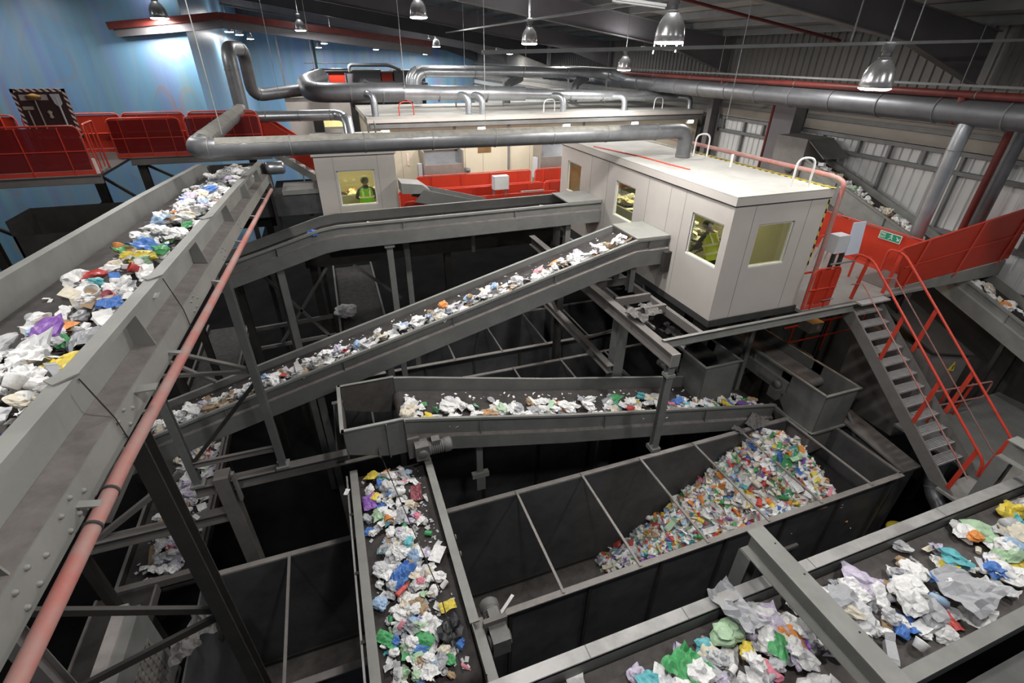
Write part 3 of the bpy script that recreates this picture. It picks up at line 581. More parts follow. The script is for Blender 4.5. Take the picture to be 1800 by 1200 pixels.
# middle deck between the cabins
t = thing('middle_deck','grey deck between the cabins carrying the red barriers','walkway')
B(1.9,7.36,15.42,20.45,-5.16,-5.1).build('deck_plate','steel_dusty',t); B(-.5,1.9,15.2,20.45,-5.2,-5.14).build('deck_plate','steel_dusty',t); B(7.36,16.5,15.6,20.45,-5.16,-5.1).build('deck_plate','steel_dusty',t)
MB().ibeam((-1.2,15.45,-5.5),(7.3,15.45,-5.5),.18,.5,.02).build('edge_beam','steel_dark',t)
for x in (-1.0,3.3,7.0): MB().ibeam((x,15.6,FLOOR),(x,15.6,-5.75),.22,.22,.015,(0,1,0)).build('leg','steel_dark',t)
barrier('red_barrier',(3.05,19.1,-5.1),(7.72,19.1,-5.1),1.1,'long rear red barrier before the stainless hoppers',4)
barrier('red_barrier',(7.9,19.1,-5.1),(9.4,19.1,-5.1),1.1,'short rear red barrier ending at the large sorting cabin',2)
barrier('red_barrier',(2.05,16.95,-5.1),(7.28,16.95,-5.1),1.1,'bright middle red barrier behind the pale control box',5,mid=False)
barrier('red_barrier',(7.4,16.95,-5.1),(8.3,16.95,-5.1),1.1,'short red barrier with rounded corner behind the large sorting cabin edge',2)
barrier('red_barrier',(2.0,15.5,-5.1),(7.3,15.5,-5.1),1.1,'front red barrier just behind the long sagging conveyor side',4)
t = thing('control_box','pale grey control box standing at the front red barrier','control box')
B(5.0,5.52,15.55,15.8,-3.85,-3.42).build('box_body','panelgrey',t); B(5.02,5.5,15.535,15.55,-3.83,-3.44).build('box_door','white',t)
for x in (5.02,5.44): B(x,x+.06,15.7,15.76,-5.1,-3.85).build('leg','steel',t)
t = thing('switch_box','low double grey switch panel on the front red barrier','control box')
B(5.95,6.35,15.52,15.6,-4.15,-3.95).build('switch_plate','steel',t); B(6.42,6.8,15.52,15.6,-4.15,-3.95).build('switch_plate','steel',t); B(6.35,6.42,15.52,15.6,-4.5,-3.95).build('stem','steel',t)
# deck, barriers and stair by the large cabin
t = thing('stair_deck','grey platform beside the large sorting cabin at the stair head','walkway')
B(9.9,14.1,7.25,15.5,-5.18,-5.1).build('deck_plate','landing',t)
MB().chan((5.98,7.18,-5.2),(11.5,7.18,-5.2),.08,.2).build('edge_beam','steel_pale',t)
for x,yy in ((12.2,9.9),(13.6,7.35)): MB().ibeam((x,yy,FLOOR),(x,yy,-5.2),.2,.2,.015,(0,1,0)).build('leg','steel_dark',t)
barrier('red_barrier',(14.02,7.5,-5.1),(14.02,13.0,-5.1),1.12,'red barrier carrying the green exit sign',4)
barrier('red_barrier',(9.92,7.28,-5.1),(10.75,7.28,-5.1),1.0,'small red barrier between the large sorting cabin corner and the switch stand',2)
t = thing('folding_gate','red slatted folding gate behind the switch stand','gate')
for i in range(5): MB().bar((10.0+.17*i,7.75,-4.35),(10.12+.17*i,7.75,-3.55),.05,.02,(0,1,0)).build('slat','redpaint' if i%2 else 'white',t)
for p_,q_ in (((9.95,7.75,-4.4),(10.9,7.75,-4.4)),((10.05,7.75,-3.5),(11.0,7.75,-3.5))): MB().bar(p_,q_,.03,.04).build('gate_rail','redpaint',t)
for x in (9.95,10.9): MB().bar((x,7.75,-5.1),(x,7.75,-4.4),.04,.04,(0,1,0)).build('gate_post','redpaint',t)
t = thing('switch_stand','switch stand with a pale screen board at the stair head','control box')
B(10.28,10.62,7.25,7.5,-3.75,-3.35).build('switch_box','panelgrey',t); MB().hexa([(10.6,7.2,-3.8),(11.0,7.2,-3.8),(11.05,7.32,-3.1),(10.68,7.32,-3.1)],(0,.03,0)).build('screen_board',mat('pale_blue_board',(.50,.53,.62),.4,0,.03),t)
for x in (10.35,10.6): B(x,x+.07,7.28,7.35,-5.1,-3.7).build('stand_post','steel_dark',t)
MB().tube([(10.3,7.25,-4.0),(11.05,7.25,-4.0)],.02,8).build('cross_bar','steel',t); MB().tube([(10.4,7.22,-4.9),(10.75,7.22,-4.9)],.015,8).build('cross_bar','steel',t)
# ramp panel rising to the wall
t = thing('red_ramp','red-sided walkway ramp rising toward the cladding wall','walkway')
MB().hexa([(12.95,7.35,-5.22),(17.35,7.35,-5.22),(17.35,7.35,-4.78),(12.95,7.35,-5.05)],(0,.07,0)).build('edge_beam','steel_pale',t)
MB().hexa([(12.95,7.45,-5.08),(17.35,7.45,-4.80),(17.35,8.3,-4.80),(12.95,8.3,-5.08)],(0,0,-.04)).build('deck_plate','steel',t)
MB().hexa([(13.05,7.33,-5.0),(17.35,7.33,-4.72),(17.35,7.33,-3.26),(12.75,7.33,-3.92)],(0,.012,0)).build('infill_panel','red',t)
MB().tube([(12.6,7.33,-4.0),(12.75,7.33,-3.91),(17.35,7.33,-3.24)],.024,8).build('top_rail','redpaint',t)
MB().tube([(13.05,7.31,-4.45),(17.35,7.31,-4.0)],.014,8).build('mid_rail','redpaint',t)
for x in (13.3,15.2,16.9): MB().bar((x,7.30,-5.1+(x-13)*.065),(x+.25,7.30,-3.86+(x-12.75)*.145),.06,.015,(0,1,0)).build('post','redpaint',t)
# exit sign
t = thing('exit_sign','green and white running man exit sign on the red barrier','sign')
sx = 13.99; MB().box(sx-.012,sx,8.20,8.80,-4.24,-4.03).build('sign_border','white',t); MB().box(sx-.016,sx-.011,8.22,8.78,-4.225,-4.045).build('sign_face','green',t)
rotX = Matrix.Rotation(-PI/2,4,'Z') @ Matrix.Rotation(PI/2,4,'X')
text('FIRE', .075, (sx-.018,8.69,-4.095), rotX, 'white', t); text('EXIT', .075, (sx-.018,8.69,-4.175), rotX, 'white', t)
mm = MB(); yc, zc = 8.47,-4.13
mm.lathe([(.001,-.003),(.018,-.003),(.018,.003),(.001,.003)],(sx-.018,yc-.01,zc+.065),'x',10)
for a,b in (((0,.045),(.01,-.01)),((0,.04),(.05,.01)),((0,.04),(-.05,.02)),((.01,-.01),(.05,-.06)),((.01,-.01),(-.03,-.04)),((-.03,-.04),(-.06,-.07))): mm.bar((sx-.018,yc-a[0],zc+a[1]),(sx-.018,yc-b[0],zc+b[1]),.016,.004,(1,0,0))
mm.build('running_man','white',t)
MB().bar((sx-.018,8.33,-4.09),(sx-.018,8.25,-4.17),.02,.004,(1,0,0)).bar((sx-.018,8.25,-4.17),(sx-.018,8.25,-4.11),.018,.004,(1,0,0)).bar((sx-.018,8.25,-4.17),(sx-.018,8.31,-4.17),.018,.004,(1,0,0)).build('arrow','white',t)
# stair in front of the platform
t = thing('steel_stair','grey grating stair with bright red handrails leading down from the stair head platform','stairs')
for x in (11.58,12.60): MB().hexa([(x,7.3,-5.10),(x,3.72,-8.04),(x,3.5,-8.15),(x,3.86,-8.15),(x,7.3,-5.38)] if False else [(x,7.36,-5.12),(x,7.15,-5.36),(x,3.72,-8.15),(x,3.40,-8.15),(x,3.42,-8.16),(x,7.36,-5.50)] if False else [(x,7.40,-5.1),(x,7.22,-5.30),(x,3.66,-8.155),(x,4.14,-8.155),(x,6.95,-5.87),(x,7.40,-5.58)],(.05,0,0)).build('stringer','steel_dusty',t)
B(11.63,12.60,7.05,7.4,-5.16,-5.12).build('top_plate','tread',t)
for k in range(12):
    y, z = 7.13-.265*k, -5.43-.2165*k
    mb = MB(); 
    for j in range(7): mb.box(11.64,12.59,y+.005+.036*j,y+.023+.036*j,z-.035,z)
    tr = mb.build('tread','tread',t); B(11.64,12.59,y-.012,y,z-.045,z+.004).build('nosing','steel_worn',tr)
for x in (11.57,12.66):
    MB().tube(fillet([(x,7.6,-4.6),(x,7.6,-4.0),(x,7.2,-4.02),(x,3.55,-7.03),(x,3.5,-7.4)],.14),.028,10).build('hand_rail','redpaint',t)
    MB().tube([(x,7.45,-4.75),(x,7.2,-4.62),(x,3.6,-7.58)],.016,8).build('mid_rail','pinkpipe',t)
    for y in (7.3,6.1,4.9,3.75): MB().bar((x+.01,y+.05,-5.1-.82*(7.3-y)-.05),(x+.01,y-.02,-4.05-.825*(7.2-y)),.012,.09,(0,1,0)).build('post','redpaint',t)
t = thing('landing','grey lower landing plate at the foot of the red-railed stair','walkway')
B(11.52,17.0,2.95,3.95,-8.22,-8.16).build('deck_plate','landing',t); B(12.75,17.0,3.95,5.8,-8.22,-8.16).build('deck_plate','steel',t); MB().chan((11.52,2.95,-8.26),(17.0,2.95,-8.26),.08,.2).build('edge_beam','steel_dusty',t)
for x in (12.0,16.0): B(x,x+.15,3.4,3.55,FLOOR,-8.2).build('leg','steel_dark',t)
t = thing('red_guard_rail','low red looped guard rail on the lower landing','barrier')
MB().tube(fillet([(12.95,5.6,-8.15),(12.95,5.6,-7.1),(15.2,5.4,-7.1),(15.2,5.4,-7.6),(12.95,5.6,-7.6)],.12),.022,8).build('loop_rail','pinkpipe',t)
for x in (13.6,14.6): MB().bar((x,5.55,-8.16),(x,5.5,-7.1),.06,.012,(1,0,0)).build('post','redpaint',t)
t = thing('red_guard_rail','red guard rail beside the stair, below the platform','barrier')
MB().tube([(12.6,9.6,-7.3),(17.2,9.6,-7.3)],.03,8).tube([(12.6,9.6,-7.9),(17.2,9.6,-7.9)],.025,8).build('rail','redpaint',t)
for x in (13.0,14.6,16.2): B(x,x+.06,9.6,9.62,-8.5,-7.3).build('post','redpaint',t)
# ------------------------------------------------------------------ conveyors
def zat(path, a):
    for (a0,z0),(a1,z1) in zip(path, path[1:]):
        if a0 <= a <= a1: return z0 + (z1-z0)*(a-a0)/(a1-a0)
    return path[0][1] if a < path[0][0] else path[-1][1]
def gearmotor(parent, c, ax, s=1.0, name='drive_motor'):
    # worm gearbox with finned motor and fan cowl
    x, y, z = c; g = MB()
    g.box(x-.13*s,x+.13*s,y-.13*s,y+.13*s,z-.17*s,z+.17*s).lathe([(.001,-.16*s),(.10*s,-.16*s),(.10*s,.16*s),(.001,.16*s)], c, 'y' if ax=='x' else 'x', 14)
    o = g.build(name,'motor',parent); prof = [(.001,.12*s),(.13*s,.12*s)]
    for k in range(7): h = .15*s+.04*s*k; prof += [(.14*s,h),(.14*s,h+.02*s),(.118*s,h+.022*s),(.118*s,h+.038*s)]
    prof += [(.14*s,.44*s),(.001,.44*s)]
    MB().lathe(prof, c, ax, 18).build('motor_body','motor',o)
    MB().lathe([(.14*s,.44*s),(.15*s,.45*s),(.15*s,.56*s),(.11*s,.60*s),(.001,.60*s)], c, ax, 18).build('fan_cowl','motor',o)
    if ax == 'x': B(x+.2*s,x+.36*s,y-.08*s,y+.08*s,z+.13*s,z+.22*s).build('terminal_box','motor',o)
    else: B(x-.08*s,x+.08*s,y+.2*s,y+.36*s,z+.13*s,z+.22*s).build('terminal_box','motor',o)
    return o
def conveyor(label, ax, path, c0, c1, h1=.30, h=.66, led=.09, lip=.06, bd=.30, sm='steel', rib=1.8, belt=None, rail='steel_pale', belt_m='belt', ribs=True, bolts=0, dust=True, name='belt_conveyor'):
    t = thing(name, label, 'conveyor')
    for c, o in ((c0,-1),(c1,1)):
        f = lambda P: [(c+o*a, b) for a, b in P]
        MB().sweep(ax, path, f([(-.012,-h1),(-.012,-.01),(0,-.01),(0,-h1)])).build('skirt_plate',sm,t)
        MB().sweep(ax, path, f([(-.014,-.012),(-.014,0),(lip,0),(lip,-.055),(lip-.012,-.055),(lip-.012,-.012)])).build('top_rail',rail,t)
        MB().sweep(ax, path, f([(0,-h1),(led,-h1-.03),(led,-h),(0,-h),(0,-h+.015),(led-.012,-h+.015),(led-.012,-h1-.042),(0,-h1-.015)])).build('side_channel',sm,t)
        if dust: MB().sweep(ax, path, f([(.004,-h1+.004),(led-.004,-h1-.024),(led-.004,-h1-.018),(.004,-h1+.012)])).build('dust_layer','dust',t)
        if ribs:
            a = path[0][0]+rib*.5
            while a < path[-1][0]:
                z = zat(path,a); q = f([(0,-.012),(lip-.012,-.04),(led-.01,-h1-.02),(0,-h1)])
                pts = [(a,cc,z+dz) if ax=='x' else (cc,a,z+dz) for cc,dz in q]
                MB().hexa(pts,(.012,0,0) if ax=='x' else (0,.012,0)).build('gusset_plate',sm,t); a += rib
    b0, b1 = belt or (path[0][0], path[-1][0])
    bp = [(a,z-bd) for a,z in path if b0 < a < b1]; bp = [(b0,zat(path,b0)-bd)] + bp + [(b1,zat(path,b1)-bd)]
    bel = MB().sweep(ax, bp, [(c0+.03,0),(c1-.03,0),(c1-.03,-.02),(c0+.03,-.02)]).build('belt',belt_m,t)
    for a,z in (bp[0],bp[-1]):
        r = .14; p = (a,c0+.03,z-r) if ax=='x' else (c0+.03,a,z-r); q = (a,c1-.03,z-r) if ax=='x' else (c1-.03,a,z-r)
        MB().tube([p,q],r,18).build('end_roller',belt_m,t)
    MB().sweep(ax, bp, [(c0+.05,-.24),(c1-.05,-.24),(c1-.05,-.26),(c0+.05,-.26)]).build('return_belt',belt_m,t)
    if bolts:
        o = 1; c = c1
        for a in bolts:
            z = zat(path,a); pts = [(a,-h+.06),(a+.1,-h+.1)] if len(bolts) > 12 else [(a,-h+.05),(a+.12,-h+.05),(a,-h+.16),(a+.12,-h+.17),(a+.24,-h+.1)]
            for aa,dz in pts: MB().lathe([(.001,.018),(.012,.014),(.016,0)], (c+led,aa,z+dz), 'x', 8).build('bolt','steel_pale',t)
    return t
# C : wide infeed conveyor close to the viewer
PC = [(-1.5,-1.41),(2.6,-1.66),(9.8,-2.10),(14.8,-2.46),(15.15,-2.55),(15.5,-2.95)]
tC = conveyor('widest infeed conveyor climbing past the viewer with a dusty red pipe under its side','y',PC,-3.06,-1.75,h1=.33,h=.57,led=.16,lip=.10,bd=.30,sm='steel_pale',rail='steel_pale',rib=2.3,belt=(-1.4,15.0),bolts=[1.9,2.35,3.2,5.4,7.3,9.0])
for y in (3.15,5.05): MB().tube([(-1.64,y,zat(PC,y)-.02),(-1.575,y+.02,zat(PC,y)-.36),(-1.575,y+.05,zat(PC,y)-.58)],.005,6).build('trip_wire','steel_dark',tC)
for y in (3.15,5.05,7.6): MB().bar((-1.76,y-.06,zat(PC,y)+.012),(-1.66,y+.04,zat(PC,y)+.012),.10,.012).build('rail_clip','steel_pale',tC)
for y in (3.6,): MB().bar((-1.64,y,zat(PC,y)-.40),(-1.46,y,zat(PC,y)-.40),.09,.012).build('side_bracket','steel_pale',tC)
PP = [(-1.50,.6,-2.12),(-1.50,2.87,-2.205),(-1.50,5.53,-2.415),(-1.50,14.0,-3.03)]
t = thing('side_pipe','dusty pink-red pipe clipped along the underside of the widest infeed conveyor','pipe')
MB().tube(PP,.042,14).build('pipe','pinkpipe',t)
for y in (2.35,2.62): MB().lathe([(.043,0),(.048,.0),(.048,.018),(.043,.018)],(-1.50,y,-2.12-.037*(y-.6)),'y',14).build('hose_clamp','gap',t)
for y in (2.5,4.4,6.4,8.4,10.4,12.4):
    z = zat([(p_[1],p_[2]) for p_ in PP],y); MB().bar((-1.62,y,z+.07),(-1.49,y,z+.035),.05,.012).build('pipe_bracket','steel_pale',t)
t = thing('round_mirror_plate','small round pale disc on a stalk behind the dusty pink-red pipe','disc'); MB().lathe([(.001,0),(.055,0),(.055,.008),(.001,.008)],(-1.72,2.55,-2.50),'z',16).build('disc','steel_pale',t); MB().tube([(-1.72,2.55,-2.5),(-1.62,2.6,-2.42)],.008,6).build('stalk','steel',t)
# A : paper incline to the large cabin
PA = [(-6.4,-7.16),(-2.0,-5.95),(.8,-5.20),(6.0,-3.775),(6.45,-3.66),(7.34,-3.66)]
tA = conveyor('long incline carrying white paper up to the large sorting cabin','x',PA,9.27,10.37,h1=.26,h=.66,led=.08,bd=.15,rib=2.4,belt=(-6.3,7.0))
MB().box(6.45,7.35,9.22,10.42,-3.66,-3.63).build('cover_lid','steel_pale',tA); MB().box(6.45,6.47,9.3,10.35,-3.95,-3.66).build('end_flap','belt_dusty',tA)
B(7.18,7.38,9.08,9.2,-4.5,-4.0).build('bearing_plate','steel_dark',tA)
for x,y in ((.55,9.35),(.55,10.3),(-1.0,9.35),(6.6,9.5),(6.6,10.2)): MB().ibeam((x,y,FLOOR if x<5 else -5.1),(x,y,zat(PA,x)-.6),.14,.14,.012,(0,1,0)).build('leg','steel',tA)
# B : conveyor behind it
PB = [(-3.1,-4.49),(-.46,-3.74),(-.05,-3.685),(6.27,-3.64),(7.34,-3.64)]
tB = conveyor('nearly empty conveyor with a kinked side running before the small cabin','x',PB,12.62,13.70,h1=.26,h=.62,led=.08,bd=.24,rib=3.1,belt=(-3.0,7.0))
MB().box(6.27,7.36,12.57,13.75,-3.64,-3.61).build('cover_lid','steel_pale',tB)
for x,y in ((1.15,12.75),(1.7,13.6),(6.4,12.8),(6.4,13.5),(-1.6,12.75)): MB().ibeam((x,y,FLOOR if x<5 else -5.2),(x,y,zat(PB,x)-.55),.16,.16,.012,(0,1,0)).build('leg','steel',tB)
MB().box(1.02,1.28,12.6,12.9,-4.4,-4.34).build('leg_plate','steel_pale',tB)
# D : level conveyor in the middle with open hopper head
PD = [(-.56,-6.01),(.55,-6.015),(.9,-6.085),(4.11,-6.85),(10.5,-8.19)]
tD = conveyor('middle conveyor with an open square hopper at its upper end','x',[p for p in PD[1:]],7.5,8.93,h1=.42,h=.78,led=.08,lip=.05,bd=.34,rib=3.0,belt=(.62,10.4),sm='steel')
MB().hexa([(-.56,7.5,-6.01),(.55,7.5,-6.015),(.55,7.5,-6.88),(.24,7.5,-6.88),(-.54,7.5,-6.62)],(0,.015,0)).build('hopper_side','steel',tD)
MB().hexa([(-.56,8.93,-6.01),(.55,8.93,-6.015),(.55,8.93,-6.88),(.24,8.93,-6.88),(-.54,8.93,-6.62)],(0,.015,0)).box(-.575,-.56,7.5,8.945,-6.75,-6.01).build('hopper_box','lining',tD)
MB().box(-.60,.55,7.45,7.515,-6.025,-5.995).box(-.60,.55,8.93,8.99,-6.025,-5.995).box(-.62,-.55,7.45,8.99,-6.03,-5.995).build('hopper_rim','steel_pale',tD)
MB().box(.20,.22,7.42,7.5,-6.85,-6.02).box(.55,.565,7.40,7.5,-6.5,-6.02).build('hopper_stiffener','steel',tD)
B(-.6,.3,7.44,7.5,-6.86,-6.60) if False else None
gearmotor(tD,(.80,7.28,-6.70),'x',1.0)
B(.55,.78,7.36,7.5,-6.95,-6.45).build('bearing_plate','steel_dusty',tD)
t = thing('hanging_bracket','cross-shaped steel bracket hanging under the middle conveyor','bracket')
B(1.98,2.12,7.56,7.64,-8.35,-7.25).build('hanger','steel',t); B(1.86,2.24,7.5,7.62,-8.12,-8.0).build('cross_plate','steel_pale',t); B(1.95,2.15,7.5,7.6,-8.5,-8.12).build('lower_plate','steel',t)
# E : short cross conveyor at the bottom
PE = [(3.15,-7.0),(7.45,-7.0)]
tE = conveyor('short wide conveyor under the open hopper carrying mixed coloured rubbish','y',PE,-.50,.86,h1=.30,h=.52,led=.08,lip=.0,bd=.20,rib=9,belt=(3.35,7.4),sm='steel',ribs=False)
MB().box(-.60,-.46,3.0,7.45,-7.02,-6.985).box(.82,.96,3.85,7.3,-7.02,-6.985).box(.86,1.0,3.0,3.85,-7.12,-7.085).build('rail_plate','steel_pale',tE)
MB().box(-.68,-.65,3.0,7.4,-7.1,-7.04).build('cable_strip','steel_worn',tE)
for y in (4.1,5.2,6.4): MB().box(-.67,-.60,y,y+.05,-7.09,-7.03).build('strip_clip','steel_dark',tE)
gearmotor(tE,(1.19,3.62,-7.22),'y',1.0)
B(1.0,1.35,3.75,3.82,-7.5,-6.95).build('motor_plate','steel_dusty',tE); MB().bar((1.3,4.0,-7.35),(1.62,4.25,-7.35),.05,.04).build('torque_arm','steel_worn',tE)
for yy in (5.6,5.25): MB().lathe([(.02,0),(.045,0),(.045,.02),(.02,.02)],(1.02,yy,-7.35),'x',12).build('eye_ring','steel_pale',tE)
for x,y in ((-.5,3.4),(.9,3.4),(-.5,7.3),(.9,7.3)): B(x-.05,x+.05,y-.05,y+.05,FLOOR,-7.5).build('leg','steel_dark',tE)
# F : wide conveyor in front
PF = [(-3,-6.6),(14.5,-6.6)]
tF = conveyor('wide conveyor in front carrying large films and bags','x',PF,1.27,2.71,h1=.36,h=.62,led=.10,lip=.0,bd=.30,ribs=False,belt=(-2.9,14.4),sm='steel',belt_m='belt_dusty')
B(-3,14.5,2.70,2.87,-6.62,-6.59).build('rail_plate','steel_worn',tF); B(-3,14.5,1.11,1.28,-6.62,-6.59).build('rail_plate','steel_pale',tF)
for x in (2.1,3.6,5.9,8.8): B(x,x+.012,2.70,2.87,-6.595,-6.587).build('rail_joint','steel_dusty',tF)
for x in (0.5,4.95,10.7): 
    for y in (1.2,2.8): B(x-.06,x+.06,y-.06,y+.06,FLOOR,-7.2).build('leg','steel_dark',tF)
B(-3,14.5,.35,1.0,-7.35,-7.3).build('catch_tray','steel',tF)
# portal girders over F
for x0, lab in ((4.98,'grey cross girder spanning over the wide conveyor in front'),(10.9,'grey cross girder end at the lower landing, beside the wide conveyor')):
    t = thing('cross_girder', lab, 'girder')
    MB().ibeam((x0,.2,-6.10),(x0,3.2,-6.10),.29,.40,.018).build('girder','steel_pale',t)
    MB().ibeam((x0-.05,3.1,FLOOR),(x0-.05,3.1,-6.30),.22,.22,.015,(1,0,0)).build('post','steel',t)
    for y in (.8,1.6,2.4,2.9): MB().lathe([(.001,.01),(.012,.008),(.014,0)],(x0+.08,y,-5.9),'z',8).build('bolt','steel_dark',t)
# H1, H2 : chute conveyors under the cabin deck
def chute(label, c0, c1, y0, yb, zt, zb, zl, ye, bm='belt'):
    t = conveyor(label,'y',[(yb-.3,zt),(ye,zt+.05)],c0,c1,h1=.3,h=.7,led=.07,lip=.05,bd=.30,rib=2.5,belt=(yb-.35,ye-.2),belt_m=bm,dust=False)
    MB().box(c0-.012,c1+.012,y0,y0+.015,zb,zt).hexa([(c0,y0,zt),(c0,yb,zt),(c0,yb,zt-.75),(c0,yb-.5,zl),(c0,y0,zb)],(.012,0,0)).hexa([(c1,y0,zt),(c1,yb,zt),(c1,yb,zt-.75),(c1,yb-.5,zl),(c1,y0,zb)],(-.012,0,0)).build('chute_box','steel',t)
    MB().box(c0-.06,c1+.06,y0-.05,y0+.015,zt-.02,zt+.01).box(c0-.06,c0+.01,y0,yb,zt-.02,zt+.01).box(c1-.01,c1+.06,y0,yb,zt-.02,zt+.01).build('chute_rim','steel_pale',t)
    return t
tH1 = chute('narrow chute box emptying onto the middle conveyor below the cabin deck',8.44,9.54,8.2,9.45,-6.99,-8.36,-8.0,14.0)
tH2 = chute('large open chute box emptying into the nearest bunker',10.76,11.86,6.45,7.8,-7.24,-8.46,-8.52,14.5,'belt_worn')
MB().box(10.70,11.92,6.40,6.5,-8.50,-8.44).box(10.70,10.80,6.4,7.85,-8.54,-8.46).build('outlet_flange','steel_pale',tH2)
MB().hexa([(10.76,6.46,-8.46),(11.54,6.46,-8.46),(11.54,6.46,-9.15),(10.76,6.46,-9.3)],(0,.012,0)).hexa([(10.76,6.46,-8.46),(10.76,7.78,-8.52),(10.76,7.2,-9.25),(10.76,6.46,-9.3)],(.012,0,0)).build('outlet_spout','steel_dusty',tH2)
MB().bar((10.76,6.46,-8.5),(10.76,6.44,-9.25),.06,.06,(1,0,0)).build('spout_edge','steel',tH2)
MB().lathe([(.001,-.05),(.12,-.05),(.12,.05),(.001,.05)],(10.63,7.75,-7.72),'x',14).box(10.55,10.75,7.6,7.9,-8.15,-7.85).build('bearing','motor',tH2)
B(10.66,10.69,7.9,8.4,-7.8,-7.55).build('rating_plate','yellow' if False else 'steel_dusty',tH2)
gearmotor(tH1,(8.2,9.3,-7.7),'y',.8)
# G : incline along the cladding wall
PG = [(3.2,-6.80),(5.93,-5.78),(7.33,-5.27),(9.57,-4.44),(13.9,-3.0)]
tG = conveyor('steep conveyor carrying light rubbish up along the cladding wall','y',PG,16.2,17.22,h1=.30,h=.75,led=.06,bd=.22,rib=2.0,sm='steel_pale',belt=(3.4,13.7),dust=False)
B(16.05,17.3,13.7,15.05,-4.8,-2.45).build('head_hood','steel_dusty',tG); MB().hexa([(16.1,13.7,-2.5),(17.28,13.7,-2.5),(17.28,12.9,-3.0),(16.1,12.9,-3.0)],(0,0,.03)).build('hood_cover','steel',tG)
MB().lathe([(.001,0),(.16,0),(.16,.12),(.001,.12)],(15.95,14.1,-3.5),'x',14).build('bearing','motor',tG)
for y in (6.0,11.5):
    for x in (16.25,17.15): B(x-.05,x+.05,y-.05,y+.05,FLOOR,zat(PG,y)-.7).build('leg','steel_dark',tG)
# K and companions : low conveyors in the dark left corner
PK = [(9.2,-10.5),(22,-10.3)]
tK = conveyor('low conveyor deep in the dark corner carrying white paper','y',PK,-6.1,-4.55,h1=.25,h=.5,led=.06,bd=.18,ribs=False,sm='steel_dark',rail='steel_dusty',belt=(9.2,21.8))
B(-6.1,-4.5,9.0,9.15,-10.6,-10.4).build('end_lip','steel_dusty',tK)
for y in (9.6,14,20):
    for x in (-5.9,-4.7): B(x-.05,x+.05,y,y+.1,FLOOR,-10.95).build('leg','steel_dark',tK)
t = thing('covered_conveyor','flat dark covered conveyor below the widest infeed conveyor','conveyor'); B(-6.4,-5.3,4.6,9.0,-10.6,-10.5).build('cover','steel_dark',t); B(-6.45,-6.4,4.6,9.0,-10.7,-10.46).build('edge_rail','steel_dusty',t); B(-5.3,-5.25,4.6,9.0,-10.7,-10.46).build('edge_rail','steel_dusty',t); B(-6.2,-5.5,5,8.8,FLOOR,-10.6).build('under_frame','steel_dark',t)
PL = [(15.8,-9.0),(23,-8.6)]
tL = conveyor('dark conveyor with one white bag running under the small cabin','y',PL,-.58,1.08,h1=.2,h=.45,led=.05,bd=.12,ribs=False,sm='steel_dusty',rail='steel',belt=(15.9,22.9))
for y in (16.2,21): 
    for x in (-.5,1.0): B(x-.05,x+.05,y,y+.1,FLOOR,-9.4).build('leg','steel_dark',tL)
# conveyors at the small cabin sides
t = thing('lidded_conveyor','dark lidded conveyor entering the small cabin side, behind the infeed head','conveyor')
B(-2.6,-.42,15.6,16.6,-4.15,-3.55).build('side_frame','steel_deep',t); B(-1.4,-.42,15.55,16.65,-3.55,-3.42).build('cover_lid','steel_pale',t); B(-2.6,-1.4,15.65,16.55,-3.6,-3.54).build('belt','belt',t)
for x in (-2.4,-.8): B(x,x+.12,15.7,15.82,FLOOR,-4.15).build('leg','steel_dark',t)
t = thing('lidded_conveyor','pale lidded incline dropping from the small cabin toward the red barriers','conveyor')
MB().hexa([(1.86,14.5,-3.2),(2.45,14.5,-3.28),(2.68,14.5,-3.45),(2.68,14.5,-3.55),(1.86,14.5,-3.5)],(0,.7,0)).build('cover_lid','steel_pale',t)
MB().hexa([(2.5,14.45,-3.42),(4.6,14.45,-3.98),(4.6,14.45,-4.3),(2.2,14.45,-3.75)],(0,.03,0)).hexa([(2.5,15.2,-3.42),(4.6,15.2,-3.98),(4.6,15.2,-4.3),(2.2,15.2,-3.75)],(0,.03,0)).build('side_frame','steel',t)
MB().hexa([(2.5,14.48,-3.62),(4.6,14.48,-4.16),(4.6,15.2,-4.16),(2.5,15.2,-3.62)],(0,0,-.03)).build('belt','belt',t)
B(3.9,4.0,14.5,14.6,-5.5,-4.1).build('leg','steel',t)
t = thing('dark_hopper','dark open hopper behind the widest infeed conveyor, before the blue wall','hopper')
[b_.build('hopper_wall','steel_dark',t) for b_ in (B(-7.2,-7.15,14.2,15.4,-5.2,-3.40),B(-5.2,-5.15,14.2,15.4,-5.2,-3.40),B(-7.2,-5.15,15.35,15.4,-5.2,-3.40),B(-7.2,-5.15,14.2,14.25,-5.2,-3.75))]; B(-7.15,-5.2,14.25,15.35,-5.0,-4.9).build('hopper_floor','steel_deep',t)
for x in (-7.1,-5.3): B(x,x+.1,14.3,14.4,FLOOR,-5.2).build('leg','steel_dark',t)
t = thing('head_chute','dark discharge chute at the far head of the widest infeed conveyor','chute')
MB().box(-3.2,-3.15,15.3,16.3,-4.6,-2.75).box(-1.7,-1.65,15.3,16.3,-4.6,-3.0).box(-3.15,-1.7,16.25,16.3,-4.6,-2.75).build('chute_box','steel_dark',t)
MB().lathe([(.001,0),(.16,0),(.17,.1),(.17,.4),(.12,.46),(.001,.46)],(-1.62,15.2,-2.72),'x',14).build('end_motor','galv',t)
